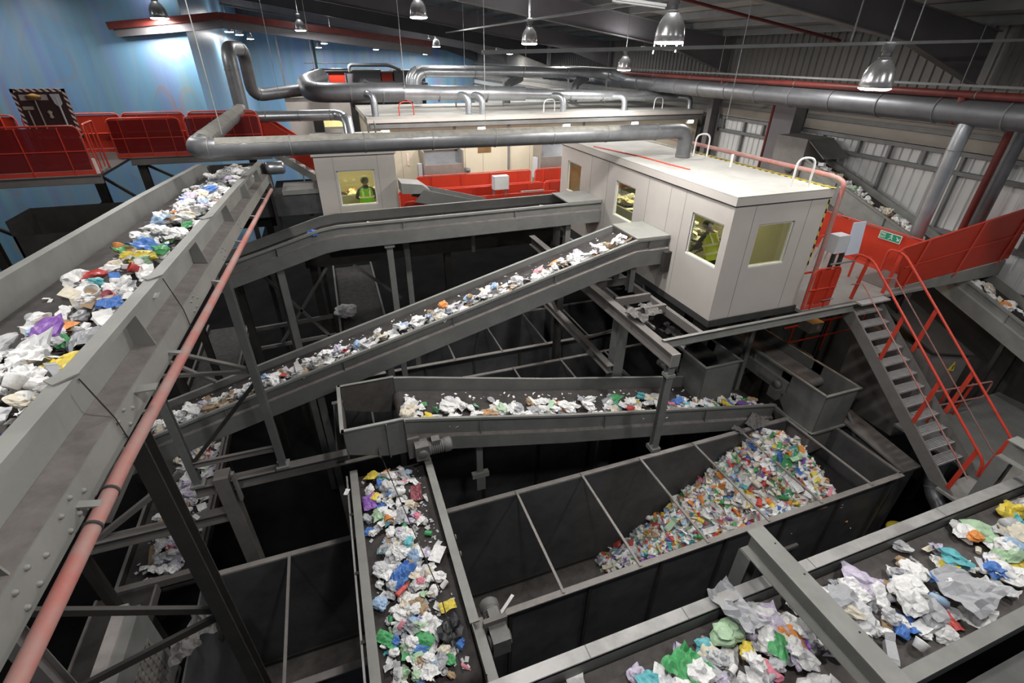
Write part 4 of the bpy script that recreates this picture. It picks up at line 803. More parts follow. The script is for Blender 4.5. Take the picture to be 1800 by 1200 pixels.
# ------------------------------------------------------------------ bunkers
def bunker(label, x0, x1, y0, y1, zt, ties, near=True, stiff=True, cut=None):
    t = thing('bunker', label, 'bunker'); zb = -11.83; xf = cut or x1
    mb = MB().box(x0,xf,y1-.03,y1,zb-.5,zt)
    if cut: mb.box(xf,x1,y1-.03,y1,zb-.5,zt-1.0)
    mb.build('far_wall','steel_deep',t)
    MB().box(x0,x1,y0,y0+.03,zb-.5,zt).build('near_wall','steel_deep',t)
    B(x1-.03,x1,y0+.03,y1-.03,zb-.5,zt).build('end_wall','steel_deep',t); B(x0,x0+.03,y0+.03,y1-.03,zb-.5,zt).build('end_wall','steel_deep',t)
    B(x0+.03,x1-.03,y0+.03,y1-.03,zb-.05,zb).build('floor_belt','belt_dusty',t)
    B(x0+.03,x1-.03,y1-.06,y1-.03,zb+.12,zb+.17).build('skirt_strip','steel_dark',t)
    MB().box(x0-.03,xf+.03*(not cut),y1-.02,y1+.09,zt,zt+.03).build('rim_rail','steel_rim',t); MB().box(x0-.03,x1+.03,y0-.09,y0+.03,zt,zt+.03).build('rim_rail','steel_rim',t)
    B(x1-.03,x1+.06,y0,6.4 if cut else y1,zt+.002,zt+.03).build('rim_rail','steel_dusty',t)
    for x in ties: B(x-.025,x+.025,y0-.06,y1+.06 if not (cut and x>cut) else 6.4,zt+.03,zt+.06).build('tie_bar','steel_rim',t)
    if stiff:
        x = x0+.4
        while x < x1: MB().chan((x,y0-.002,zb-.4),(x,y0-.002,zt-.12),.07,.09,.01,(0,-1,0)).build('stiffener','steel_dark',t); x += 1.6
    for x in (x0+.3,(x0+x1)/2,x1-.4):
        for y in (y0+.1,y1-.2): B(x,x+.12,y,y+.12,FLOOR,zb-.05).build('leg','steel_dark',t)
    return t
TX = [-1.98,2.76,4.39,5.98,7.56,9.05,10.6]
bk1 = bunker('nearest open bunker holding a heap of cartons and bottles', -3.5, 11.6, 4.68, 7.12, -8.5, TX, cut=10.7)
B(8.1,8.9,4.60,4.67,-9.9,-9.8).build('wall_bracket','steel_dusty',bk1)
bk2 = bunker('empty middle bunker behind the middle conveyor', -1.0, 14.0, 9.40, 11.86, -8.5, [.0,2.8,4.41,6.02,7.62,9.2,10.8])
bk3 = bunker('empty far bunker below the long paper incline', -.2, 14.0, 13.0, 15.45, -8.5, [1.2,2.79,4.40,6.0,7.6,9.2,10.8])
# torn films hanging on the nearest bunker rim
# ------------------------------------------------------------------ steelwork under the cabin
t = thing('deck_girder','grey girder carrying the large sorting cabin deck edge, debris on top','girder')
MB().ibeam((5.96,6.65,-5.3),(5.96,14.5,-5.3),.20,.30,.016).build('girder','steel_dusty',t); MB().bar((5.96,6.62,-5.3),(5.96,6.65,-5.3),.2,.3).build('end_plate','steel_pale',t)
MB().bar((7.05,7.2,-5.25),(7.05,14,-5.25),.10,.2).build('inner_girder','steel_dusty',t)
for y in (8.52,9.17,10.25): MB().bar((6.05,y,-5.16),(7.0,y,-5.16),.10,.20).build('cross_beam','steel_dusty',t)
for y in (8.0,11.2): MB().bar((6.4,y,-5.35),(6.4,y+1.4,-5.35),.05,.06).build('cross_beam','steel_dusty',t)
t = thing('hanging_post','slim post dropping from the deck girder end in front of the middle conveyor','post')
MB().ibeam((5.97,6.75,-5.45),(5.97,6.75,-7.75),.15,.15,.012,(0,1,0)).build('post','steel',t); B(5.87,6.07,6.65,6.85,-5.75,-5.68).build('splice_plate','steel_pale',t); B(5.86,6.08,6.62,6.88,-7.8,-7.7).build('base_plate','steel',t)
t = thing('deck_post','slim post beside the narrow chute box under the cabin front beam','post')
MB().ibeam((10.3,8.75,-5.2),(10.3,8.75,FLOOR),.14,.14,.012,(0,1,0)).build('post','steel',t); B(10.2,10.4,8.65,8.85,-5.75,-5.6).build('splice_plate','steel_pale',t)
t = thing('deck_post','thick dusty square post under the deck girder, behind the middle conveyor','post')
B(6.15,6.45,9.05,9.35,FLOOR,-5.4).build('post','steel',t)
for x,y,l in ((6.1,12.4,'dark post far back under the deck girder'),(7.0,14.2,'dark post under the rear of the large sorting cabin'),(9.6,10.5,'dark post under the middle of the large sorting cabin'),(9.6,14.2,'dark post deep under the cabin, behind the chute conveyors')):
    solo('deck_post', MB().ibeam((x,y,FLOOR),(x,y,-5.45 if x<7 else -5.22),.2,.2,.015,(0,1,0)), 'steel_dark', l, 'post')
t = thing('bunker_girder','girder running away over the bunkers with a sloping strut','girder')
MB().ibeam((6.0,8.95,-7.0),(6.0,14.2,-7.0),.18,.22,.015).build('girder','steel_dusty',t); MB().bar((6.0,12.2,-7.0),(5.6,12.8,-5.8),.07,.07).build('strut','steel_dusty',t); MB().bar((6.05,10.6,-7.0),(8.6,10.9,-6.9),.06,.06).build('strut','steel_dusty',t)
t = thing('bunker_girder','sloping girder between the deck post and the middle conveyor','girder')
MB().ibeam((5.85,9.9,-6.9),(7.2,9.05,-8.0),.16,.18,.015).build('girder','steel_dusty',t)
# ------------------------------------------------------------------ left support frame of the infeed conveyor
t = thing('conveyor_trestle','tall grey leg frame under the widest infeed conveyor, over the paper incline','frame')
for x in (-1.85,-3.35): MB().ibeam((x,8.2,-7.1),(x,8.2,-2.72),.13,.13,.012,(0,1,0)).build('leg','steel_dark' if False else 'steel',t); B(x-.12,x+.12,8.08,8.32,-7.13,-7.08).build('foot_plate','steel_pale',t)
MB().chan((-3.35,8.2,-6.62),(-1.85,8.2,-6.62),.06,.12).build('cross_bar','steel_dusty',t)
MB().bar((-3.3,8.2,-6.6),(-1.9,8.2,-5.1),.06,.06).build('diagonal','steel_dark',t)
MB().bar((-4.6,8.6,-4.7),(-1.85,8.2,-4.85),.06,.06).bar((-4.4,9.0,-4.0),(-1.9,8.2,-4.8),.07,.05).bar((-3.9,8.6,-3.9),(-2.5,8.3,-5.0),.06,.05).build('diagonal','steel_dusty',t)
t = thing('support_beam','dusty beam carrying the tall leg frame, with a square post','girder')
MB().ibeam((-3.45,8.2,-7.26),(-.62,8.2,-7.26),.2,.24,.015).build('girder','steel_dusty',t); B(-3.06,-2.8,8.05,8.35,FLOOR,-7.0).build('post','steel_dusty',t); MB().bar((-2.7,8.05,-7.6),(-2.7,8.05,-6.9),.05,.1).build('splice_plate','steel_dusty',t)
t = thing('support_beam','lower dusty beam crossing above the low paper conveyor','girder')
MB().ibeam((-5.6,8.2,-8.05),(-3.06,8.2,-8.05),.2,.24,.015).build('girder','steel_dusty',t); B(-5.7,-5.55,8.1,8.3,FLOOR,-8.0).build('post','steel_dark',t)
MB().bar((-5.4,8.2,-8.0),(-3.6,8.4,-6.9),.1,.1).bar((-5.2,8.6,-7.9),(-4.2,9.2,-6.4),.1,.1).build('diagonal','steel_dusty',t)
t = thing('steel_stanchion','dark brown leg of the widest infeed conveyor standing before the nearest bunker','post')
MB().ibeam((-2.1,4.4,FLOOR),(-2.1,4.4,-2.4),.16,.20,.014,(0,1,0)).build('leg','steel_dark',t)
MB().bar((-3.9,4.4,-4.9),(-2.15,4.4,-5.85),.05,.10).build('brace','steel_dark',t); MB().bar((-3.9,4.4,-6.55),(-2.15,4.4,-5.95),.05,.10).build('brace','steel_dark',t); MB().bar((-2.15,4.5,-6.1),(-2.9,5.6,-8.2),.05,.08).build('brace','steel_dark',t)
solo('steel_stanchion', MB().ibeam((-3.95,4.4,FLOOR),(-3.95,4.4,-5.3),.16,.2,.014,(0,1,0)), 'steel_dusty','dusty leg partly hidden by the dusty pink-red pipe','post')
solo('bunker_post', B(-3.62,-3.5,7.15,7.28,FLOOR,-8.4), 'steel_dusty','dusty upright at the end of the nearest bunker, behind the dark brown leg','post')
t = thing('guard_cabinet','grey machine guard cabinet with a mesh grille at the bunker end','cabinet')
B(-3.95,-3.66,3.2,5.72,FLOOR,-6.98).build('cabinet_body','steel',t); B(-3.97,-3.80,3.2,5.76,-6.98,-6.93).build('top_edge','steel_rim',t)
g = MB()
for i in range(8): g.box(-3.66,-3.65,4.35,5.43,-8.40+.13*i,-8.35+.13*i)
for j in range(10): g.box(-3.66,-3.648,4.35+.12*j,4.40+.12*j,-8.40,-7.44)
g.build('grille','stainless',t)
t = thing('truss_frame','dark truss of diagonals beneath the small cabin deck','frame')
MB().bar((-.6,15.4,-5.8),(-2.4,15.4,-8.2),.08,.08).bar((.2,15.4,-5.8),(1.6,15.4,-7.2),.08,.08).bar((-2.6,15.4,-5.6),(-.8,15.4,-8.4),.08,.08).build('diagonal','steel_dusty',t); MB().bar((-3.2,15.4,-7.6),(-.7,15.4,-7.5),.1,.12).bar((-3.2,15.4,-8.3),(-.7,15.4,-8.2),.08,.1).build('cross_bar','steel_dusty',t)
for x,l in ((-1.9,'dark post left of the white bag conveyor, under the small cabin'),(-3.0,'dark post behind the tall leg frame')): solo('deck_post', MB().ibeam((x,14.6,FLOOR),(x,14.6,-4.4),.18,.18,.014,(0,1,0)),'steel_dark',l,'post')
t = thing('pull_cord','thin black pull cord stretched above the short conveyor under the hopper','cord')
MB().tube([(.02,7.45,-6.75),(.25,6.0,-6.80),(.50,4.36,-6.80),(.55,3.2,-6.85)],.008,6).build('cord','black',t); B(.0,.04,7.40,7.5,-6.78,-6.6).build('cord_clip','steel',t)
# ------------------------------------------------------------------ machines at lower right
t = thing('baler_machine','dark grey sloped machine with a yellow warning triangle under the ramp','machine')
MB().hexa([(13.2,6.0,-6.25),(15.0,6.0,-6.7),(15.05,6.0,-9.2),(13.3,6.0,-8.9)],(0,1.9,0)).build('machine_body','steel_dusty',t)
MB().hexa([(13.15,5.95,-6.2),(15.05,5.95,-6.66),(15.05,8.0,-5.9),(13.15,8.0,-5.5)],(0,0,.05)).build('top_cover','steel_dark',t)
MB().hexa([(14.25,5.985,-6.95),(14.55,5.985,-7.02),(14.40,5.985,-6.70)],(0,.01,0)).build('warning_triangle','yellow',t); MB().bar((14.40,5.975,-6.80),(14.41,5.975,-6.93),.02,.008,(0,1,0)).build('warning_mark','black',t)
B(13.3,15.0,6.1,7.8,FLOOR,-8.8).build('machine_base','steel_dark',t)
t = thing('cable_duct','dusty flat cover of a dark duct beside the nearest bunker end','duct')
MB().hexa([(11.9,4.75,-8.65),(12.5,4.75,-8.65),(12.5,7.6,-8.3),(11.9,7.6,-8.3)],(0,0,.05)).build('cover','steel_dusty',t); B(11.95,12.45,4.8,7.6,-12.5,-8.7).build('duct_body','steel_deep',t)
pipe('floor_pipe', [(3.5,3.75,-9.6),(12.6,3.75,-9.6),(12.9,4.6,-9.2),(12.9,4.6,-8.3)], .17, 'galv_dusty', 'fat dusty pipe low between the nearest bunker and the wide conveyor', 'pipe', .5, n=14, bands=1.3)
pipe('bent_tube', [(12.1,8.6,-8.1),(12.1,6.9,-7.9),(12.1,6.2,-8.6),(12.1,6.0,-9.5)], .05, 'steel', 'pair of bent black hoses behind the large chute box', 'pipe', .3)
t = thing('amber_lamp','amber-lit work lamp glowing under the stair head platform','lamp'); B(12.9,13.5,8.6,8.68,-5.9,-5.86).build('lens','amber',t); B(12.85,13.55,8.55,8.72,-5.86,-5.8).build('lamp_body','steel_dark',t); B(13.15,13.2,8.6,8.65,-5.8,-5.18).build('hanger_rod','steel_dark',t)
solo('lit_crate', B(12.1,12.55,8.4,8.8,-6.75,-6.45), 'timber', 'pale wooden crate glimpsed between the grating stair treads', 'crate')
li = bpy.data.lights.new('amber_light','POINT'); li.energy = 18; li.color = (1,.5,.12); li.shadow_soft_size = .1; o = bpy.data.objects.new('amber_light',li); C.objects.link(o); o.location = (13.2,8.5,-6.05+Z0)
t = thing('yellow_drum','dim yellow drum in the dark behind the nearest bunker end','drum'); MB().lathe([(.001,0),(.32,0),(.33,.05),(.31,.4),(.33,.45),(.31,.8),(.33,.85),(.3,.88),(.001,.88)],(12.2,4.3,-11.2),'z',18).build('drum_body','yellow',t); B(11.9,12.5,4.0,4.6,FLOOR,-11.2).build('drum_stand','steel_dark',t)
t = thing('bin_lid','yellow tub with a grey lid on the far walkway behind the large sorting cabin','tub'); MB().lathe([(.001,0),(.25,0),(.32,.35),(.34,.36),(.001,.4)],(14.6,15.6,-4.75),'z',14).build('tub_body','yellow',t); MB().lathe([(.28,0),(.34,.04),(.001,.07)],(14.6,15.6,-4.37),'z',14).build('tub_lid','panelgrey',t)
B(14.3,14.9,15.4,15.8,-5.1,-4.75).build('tub_stand','steel_dark',t)
barrier('red_barrier',(12.2,16.2,-5.1),(15.2,16.2,-5.1),1.15,'thin red rail barrier behind the large sorting cabin roof',4,'red_glassy')
# ------------------------------------------------------------------ people
def person(label, base, facing, lean, arms, vest):
    # base: point between the feet; facing: angle of the view direction; lean: forward bend of the torso
    root = thing('person', label, 'person'); f = Vector((math.cos(facing),math.sin(facing),0)); r = Vector((f.y,-f.x,0)); up = Vector((0,0,1)); b = Vector(base)+Vector((0,0,Z0))
    tl = (up*math.cos(lean)+f*math.sin(lean)); tf = (f*math.cos(lean)-up*math.sin(lean))
    V=[];E=[];R=[]
    def v(p, rad, par=None):
        V.append(tuple(p)); R.append(rad)
        if par is not None: E.append((par,len(V)-1))
        return len(V)-1
    pel = b+up*.96; p0=v(pel,(.15,.12)); s1=v(pel+tl*.18,(.145,.11),p0); s2=v(pel+tl*.36,(.165,.115),s1); s3=v(pel+tl*.50,(.12,.09),s2); nk=v(pel+tl*.58,(.055,.055),s3)
    hd=pel+tl*.70+tf*.03; h1=v(hd,(.078,.09),nk); h2=v(hd+tl*.10,(.082,.095),h1); v(hd+tl*.17,(.045,.05),h2)
    v(hd+tf*.115-tl*.0,(.015,.02),h1)
    for sgn,(el,wr) in zip((-1,1),arms):
        sh=v(pel+tl*.47+r*sgn*.20,(.062,.062),s3); e=v(pel+tl*el[1]+tf*el[0]+r*sgn*el[2],(.047,.047),sh); wpos=pel+tl*wr[1]+tf*wr[0]+r*sgn*wr[2]; w=v(wpos,(.032,.032),e)
        d=(wpos-Vector(V[e])).normalized(); pm=v(wpos+d*.07,(.040,.020),w); sd=d.cross(up).normalized()
        for k in range(4): q=v(wpos+d*.10+sd*(k-1.5)*.020,(.009,.009),pm); q=v(wpos+d*(.145-.01*abs(k-1.4))+sd*(k-1.5)*.022-up*.012,(.008,.008),q); v(wpos+d*(.165-.012*abs(k-1.4))+sd*(k-1.5)*.022-up*.03,(.007,.007),q)
        q=v(wpos+d*.05-sd*.045,(.010,.010),pm); v(wpos+d*.085-sd*.06,(.008,.008),q)
    for sgn in (-1,1):
        hp=v(pel-up*.06+r*sgn*.10,(.095,.10),p0); kn=v(b+up*.50+r*sgn*.11+f*.02,(.062,.065),hp); an=v(b+up*.09+r*sgn*.11,(.042,.045),kn); he=v(b+up*.045+r*sgn*.11+f*.06,(.042,.04),an); v(b+up*.035+r*sgn*.115+f*.16,(.035,.025),he)
    me=bpy.data.meshes.new('body'); me.from_pydata(V,E,[]); o=bpy.data.objects.new('body',me); C.objects.link(o)
    sk=o.modifiers.new('skin','SKIN'); sk.use_smooth_shade=True
    for d,rr in zip(me.skin_vertices[0].data,R): d.radius=rr
    me.skin_vertices[0].data[0].use_root=True
    ss=o.modifiers.new('sub','SUBSURF'); ss.levels=1; ss.render_levels=1
    bpy.context.view_layer.update(); body=to_mesh(o,'body','clothdark',root)
    body.data.materials.append(M['skin'])
    hc=hd+tl*.06
    for p in body.data.polygons:
        c=Vector(p.center)
        if (c-hc).length<.17: p.material_index=1
    # vest, reflective bands, hair hood, face parts
    def shell(a0,a1,w,dp,name,m,n=18,off=0):
        def fn(u,t):
            ang=2*PI*t; k=a0+(a1-a0)*u; wd=w+.03*math.sin(PI*min(1,max(0,(k+.1)/.6))); c=pel+tl*k+tf*off
            return c+r*math.cos(ang)*wd+tf*math.sin(ang)*dp
        return MB().grid(fn,6,n)
    def put(mb,name,m,par=root):
        o=bpy.data.objects.new(name,mb.mesh(name,m,0)); C.objects.link(o); o.parent=par; return o
    vs=put(shell(-.12,.50,.185,.145,'vest',vest),'vest',vest)
    put(shell(.02,.07,.200,.160,'tape','tape'),'reflective_band','tape',vs); put(shell(.22,.27,.212,.162,'tape','tape'),'reflective_band','tape',vs)
    for sgn in (-1,1):
        mb=MB(); mb.bar(pel+tl*.27+r*sgn*.10-tf*.155,pel+tl*.52+r*sgn*.10-tf*.10,.05,.012,tuple(tf)); put(mb,'shoulder_band','tape',vs)
    mb=MB().grid(lambda u,t: hc+tl*(-.02+.135*math.sin(-.9+u*2.47))+(r*math.cos(2*PI*t)*.125+tf*(math.sin(2*PI*t)*.125-.025))*math.cos(-.9+u*2.47),8,16); put(mb,'hood','hood')
    for sgn in (-1,1): put(MB().lathe([(.001,-.01),(.012,0),(.001,.01)],hc+tf*.10+r*sgn*.035,'z',8),'eye','black')
    put(MB().bar(hc+tf*.10-tl*.065-r*.025,hc+tf*.10-tl*.065+r*.025,.012,.012),'mouth','redpipe')
    return root
person('person in green reflective vest and grey hood seen from behind in the small cabin',(.95,16.0,-5.07),PI/2,.10,[((.12,.22,.30),(.30,.16,.22)),((.10,.22,.30),(.28,.14,.20))],'hivis')
person('person in yellow vest with dark sleeves bending over paper in the large cabin',(8.25,8.72,-5.01),PI*.55,.42,[((.22,.26,.27),(.46,.20,.14)),((.20,.24,.27),(.44,.14,.12))],'hivis_yellow')
# ------------------------------------------------------------------ rubbish prototypes
random.seed(7)
def N(p, s, k): return noise.noise(Vector(p)*s+Vector((k*7.3,k*3.1,k*1.7)))
PROTO = {}
def reg(kind, mb, sub=False):
    me = mb.mesh(kind, None); me.materials.append(MATS['white_plastic'])
    zs=[v.co.z for v in me.vertices]; m0=min(zs)
    for v in me.vertices: v.co.z-=m0
    PROTO.setdefault(kind,[]).append(me)
def blob(kind, k, sx, sy, sz, amp, sc):
    bm=bmesh.new(); bmesh.ops.create_icosphere(bm,subdivisions=3,radius=.5)
    for v in bm.verts:
        p=v.co.copy(); d=1+amp*N(p,sc,k)+amp*.6*N(p,sc*2.3,k+9)+amp*.35*N(p,sc*5,k+4); v.co=Vector((p.x*sx*d,p.y*sy*d,p.z*sz*d+.06*N(p,3,k+2)))
    mb=MB(); mb.add([v.co for v in bm.verts],[[v.index for v in f.verts] for f in bm.faces],False); bm.free(); reg(kind,mb)
for k in range(4): blob('plastic_bag',k,1.0,.78,.42,.75,1.6)
for k in range(3): blob('crumpled_paper',k+20,.9,.8,.55,.55,2.6)
for k in range(4):
    a=random.uniform(.6,1.0)
    reg('plastic_film',MB().grid(lambda u,v:((u-.5)*1.0+.10*N((u,v,0),3,k),(v-.5)*a+.12*N((u,v,1),3,k),.20*N((u,v,2),2.2,k+3)+.14*N((u,v,3),5,k)+.07*N((u,v,4),9,k)+.12*math.sin(3*u+k)),11,11,False))
for k in range(4):
    w=(.7,.72,.5,.9)[k]
    reg('paper_sheet',MB().grid(lambda u,v:((u-.5),(v-.5)*w,.10*math.sin(2.2*u+k)*(1-v*.5)+.10*k*.4*max(0,u-.6)+.05*N((u,v,k),3,k)),5,4,False))
for k in range(3):
    mb=MB(); w,d,h=((1,.6,.28),(1,.8,.2),(.9,.45,.45))[k]
    def jit(p): return (p[0]+.10*N(p,2,k+1),p[1]+.10*N(p,2,k+5),p[2]+.08*N(p,2,k+8))
    g=MB().box(-w/2,w/2,-d/2,d/2,0,h); g.v=[jit(p) for p in g.v]; g.hexa([jit(q) for q in ((w/2,-d/2,h),(w/2,d/2,h),(w/2+.28,d/2,h+.12),(w/2+.28,-d/2,h+.16))],(0,0,.012)); g.hexa([jit(q) for q in ((-w/2,-d/2,h),(-w/2,d/2,h),(-w/2-.2,d/2,h-.1),(-w/2-.2,-d/2,h-.05))],(0,0,.012)); reg('carton',g)
for k in range(3):
    g=MB().lathe([(.001,0),(.15,.0),(.165,.04),(.165,.30),(.15,.36),(.168,.42),(.165,.62),(.13,.74),(.06,.84),(.055,.86),(.055,.93),(.07,.93),(.07,1.0),(.001,1.0)],(0,0,0),'x',12); g.v=[(x-.5,y*(1+.35*N((x,y,z),3,k)),z*(.62+.25*N((x,y,z),2.5,k+2))+.05*math.sin(4*x+k)) for x,y,z in g.v]; reg('plastic_bottle',g)
for k in range(2):
    g=MB().lathe([(.001,.01),(.30,.0),(.33,.05),(.33,.9),(.30,.95),(.28,.95),(.30,.9),(.28,.86),(.001,.86)],(0,0,0),'x',14); g.v=[(x-.45,y*(1+.2*N((x,y,z),3,k)),z*(1-.3*k*(.5+N((x,y,z),2,k)))) for x,y,z in g.v]; reg('drinks_can',g)
for k in range(2):
    g=MB().lathe([(.34,.55),(.38,.56),(.36,.5),(.28,.02),(.001,0),(.001,.03),(.26,.05),(.33,.5)],(0,0,0),'z',14); a=.9+.7*k; g.v=[(x,y*math.cos(a)-z*math.sin(a),y*math.sin(a)+z*math.cos(a)) for x,y,z in g.v]; reg('plastic_tub',g)
for k in range(3):
    reg('food_wrapper',MB().grid(lambda u,v:((u-.5)*1.0,(v-.5)*.68*(1-.25*abs(u-.5)*N((u,v,0),3,k)),.13*math.cos((v-.5)*3)*math.cos((u-.5)*3)+.08*N((u,v,2),5,k+3)+.05*N((u,v,2),9,k)),9,7,False))
COL = {'white':(.88,.88,.88),'pale grey':(.60,.61,.63),'clear grey':(.42,.43,.46),'cream':(.74,.68,.55),'brown':(.40,.27,.15),'red':(.62,.05,.04),'orange':(.80,.28,.04),'yellow':(.80,.62,.05),'green':(.05,.36,.11),'pale green':(.42,.62,.40),
 'blue':(.05,.19,.58),'pale blue':(.38,.55,.78),'purple':(.25,.09,.45),'pink':(.74,.22,.30),'maroon':(.30,.06,.08),'black':(.02,.02,.025),'turquoise':(.12,.50,.56),'lilac':(.62,.56,.72)}
TM = {}
for n_, c in COL.items():
    TM[n_] = mat(n_.replace(' ','_')+'_rubbish', c, .42 if n_ not in ('brown','cream') else .75, 0, .10, 9, col2=tuple(.7*q+.08 for q in c) if n_ not in ('black',) else None)
TM['dusty'] = M['webs']
NOUN = {'plastic_bag':('crumpled','plastic bag'),'crumpled_paper':('screwed-up','paper'),'plastic_film':('creased','plastic film'),'paper_sheet':('loose','paper sheet'),'carton':('squashed','carton'),'plastic_bottle':('dented','plastic bottle'),'drinks_can':('dented','drinks can'),'plastic_tub':('empty','plastic tub'),'food_wrapper':('torn','food wrapper')}
def item(kind, colr, loc, size, rot, label=None, group=None, flat=1.0):
    me = random.choice(PROTO[kind]); o = bpy.data.objects.new(kind, me); C.objects.link(o)
    o.material_slots[0].link = 'OBJECT'; o.material_slots[0].material = TM[colr]
    o.location = (loc[0],loc[1],loc[2]+Z0); o.rotation_euler = rot; o.scale = (size,size,size*flat); o['placed'] = 1
    tag(o, label, kind.split('_')[-1] if kind not in ('crumpled_paper','paper_sheet') else 'paper', group); return o
def auto(kind, colr, where): a,b = NOUN[kind]; return '%s %s %s %s' % (a, colr, b, where), '%s %s pieces %s' % (colr, b, where)
def pick(W): 
    t = random.uniform(0,sum(w for _,w in W))
    for k,w in W:
        t -= w
        if t <= 0: return k
    return W[-1][0]
MIXCOL = [('white',46),('pale grey',12),('clear grey',8),('cream',6),('brown',4),('red',3.2),('orange',3),('yellow',2),('green',3),('pale green',2.5),('blue',3.2),('pale blue',4.5),('purple',1.2),('pink',1.6),('turquoise',1.6),('lilac',3)]
PAPERCOL = [('white',70),('pale grey',10),('pale blue',5),('cream',6),('brown',4),('red',1.6),('pink',1),('lilac',3),('orange',1)]
PILECOL = [('white',62),('pale grey',14),('cream',14),('orange',9),('red',9),('green',9),('yellow',5),('blue',6),('pale blue',5),('turquoise',3),('purple',3),('brown',5),('pale green',4),('pink',3)]
MIXK = [('plastic_bag',30),('plastic_film',22),('crumpled_paper',12),('paper_sheet',8),('carton',8),('plastic_bottle',8),('plastic_tub',4),('food_wrapper',10),('drinks_can',3)]
PAPK = [('paper_sheet',55),('crumpled_paper',26),('plastic_film',6),('carton',9),('food_wrapper',5)]
NUM = {}
class Mass:
    def __init__(m): m.by = {}
    def put(m, kind, colr, mw):
        me=random.choice(PROTO[kind]); mb=m.by.setdefault(colr,MB()); mb.add([mw@v.co for v in me.vertices],[tuple(p.vertices) for p in me.polygons])
    def build(m, name, label):
        if not m.by: return
        big=MB(); idx=[]; ms=[]
        for colr,mb in m.by.items(): big.add(mb.v,mb.f); idx += [len(ms)]*len(mb.f); ms.append(TM[colr])
        o=big.build(name,None); [o.data.materials.append(x) for x in ms]; o.data.polygons.foreach_set('material_index',idx); tag(o,label,'rubbish',None,'stuff')
LESSK = [(k,w*(.3 if k=='carton' else 1.2 if k=='plastic_film' else 1)) for k,w in MIXK]
def scatter(n, ax, path, bd, a0, a1, c0, c1, sz, kinds, cols, where, seed, lean=None, heap=.05, dens=None, ban=(), solo_n=None, spread=.26):
    random.seed(seed); slope=lambda a:(zat(path,a+.05)-zat(path,a-.05))/.1; todo=[]
    while len(todo)<n:
        a=random.uniform(a0,a1)
        if dens and random.random()>dens(a): continue
        m=(c0+c1)/2 if lean is None else lean; c=random.gauss(m,(c1-c0)*spread)
        if not c0<c<c1: continue
        kind=pick(kinds); colr=pick(cols)
        if kind=='carton' and random.random()<.3: colr='brown'
        if (kind,colr) in ban or colr in ban: continue
        s=random.uniform(*sz)*(1.25 if kind in ('plastic_bag','plastic_film') else .75 if kind in ('drinks_can','plastic_tub','plastic_bottle') else 1)
        edge=max(.15,1-abs(c-m)/(.5*(c1-c0)))
        todo.append((a,c,random.uniform(0,heap*edge),kind,colr,s,random.uniform(0,6.28),random.gauss(0,.3),random.gauss(0,.3)))
    todo.sort(key=lambda q:-q[5]-q[2]); mass=Mass(); lim=solo_n if solo_n is not None else n
    for k,(a,c,dz,kind,colr,s,rz,r1,r2) in enumerate(todo):
        z=zat(path,a)-bd+dz; th=math.atan(slope(a))
        q=(Matrix.Rotation(-th,3,'Y') if ax=='x' else Matrix.Rotation(th,3,'X'))@Matrix.Rotation(rz,3,'Z')@Matrix.Rotation(r1,3,'X')@Matrix.Rotation(r2,3,'Y')
        loc=(a,c,z) if ax=='x' else (c,a,z)
        if k<lim and NUM.get(kind,0)<285:
            NUM[kind]=NUM.get(kind,0)+1; l,g=auto(kind,colr,where); item(kind,colr,loc,s,q.to_euler(),l,g)
        else: mass.put(kind,colr,Matrix.Translation(loc)@q.to_4x4()@Matrix.Scale(s,4))
    mass.build('mixed_rubbish','smaller rubbish lying between the larger pieces '+where)
def scraps(name, n, ax, path, bd, a0, a1, c0, c1, sz, m, label, seed):
    random.seed(seed); mb=MB()
    for _ in range(n):
        a=random.uniform(a0,a1); c=random.uniform(c0,c1); z=zat(path,a)-bd+random.uniform(.003,.02); s=random.uniform(*sz); p=Vector((a,c,z) if ax=='x' else (c,a,z)); u=Vector((random.uniform(-1,1),random.uniform(-1,1),random.uniform(-.2,.5))).normalized()*s; w=Vector((-u.y,u.x,random.uniform(-.2,.3)*s))*random.uniform(.4,1)
        mb.add([p-u*.5-w*.5,p+u*.5-w*.5,p+u*.5+w*.5,p-u*.5+w*.5],[(0,1,2,3)])
    o=mb.build(name,m); tag(o,label,'scraps',None,'stuff'); return o
sw='on the widest infeed conveyor'; 
scatter(330,'x',PF,.295,.5,13,1.40,2.64,(.15,.38),[(k,w*(.35 if k=='carton' else 1)) for k,w in MIXK],MIXCOL+[('lilac',5),('clear grey',10)],'on the wide conveyor in front',12,heap=.24,ban=('red','purple','orange','pink'),solo_n=210,spread=.27)
scatter(560,'y',PC,.295,1.0,14.9,-2.86,-1.84,(.10,.22),MIXK,[('white',60)]+MIXCOL,sw,11,lean=-2.22,heap=.20,dens=lambda a:1 if a<5.6 or a>8.5 else .55,ban=('yellow','orange'),solo_n=230,spread=.24)
scatter(330,'y',PE,.195,3.35,7.35,-.42,.70,(.09,.21),LESSK,MIXCOL,'on the short conveyor under the hopper',13,lean=.06,heap=.16,ban=('red','purple','orange','maroon','black','yellow'),solo_n=170,spread=.22)
scatter(250,'x',PD,.335,.55,10.2,7.62,8.7,(.12,.27),LESSK,[('white',40)]+MIXCOL,'on the middle conveyor',14,lean=7.95,heap=.20,dens=lambda a:.95 if a<2.2 or 2.6<a<4.2 or a>5.4 else .3,solo_n=110,spread=.20)
scatter(560,'x',PA,.145,-6,6.35,9.34,9.95,(.11,.24),PAPK,PAPERCOL,'on the long paper incline',15,lean=9.50,heap=.26,solo_n=190,spread=.26)
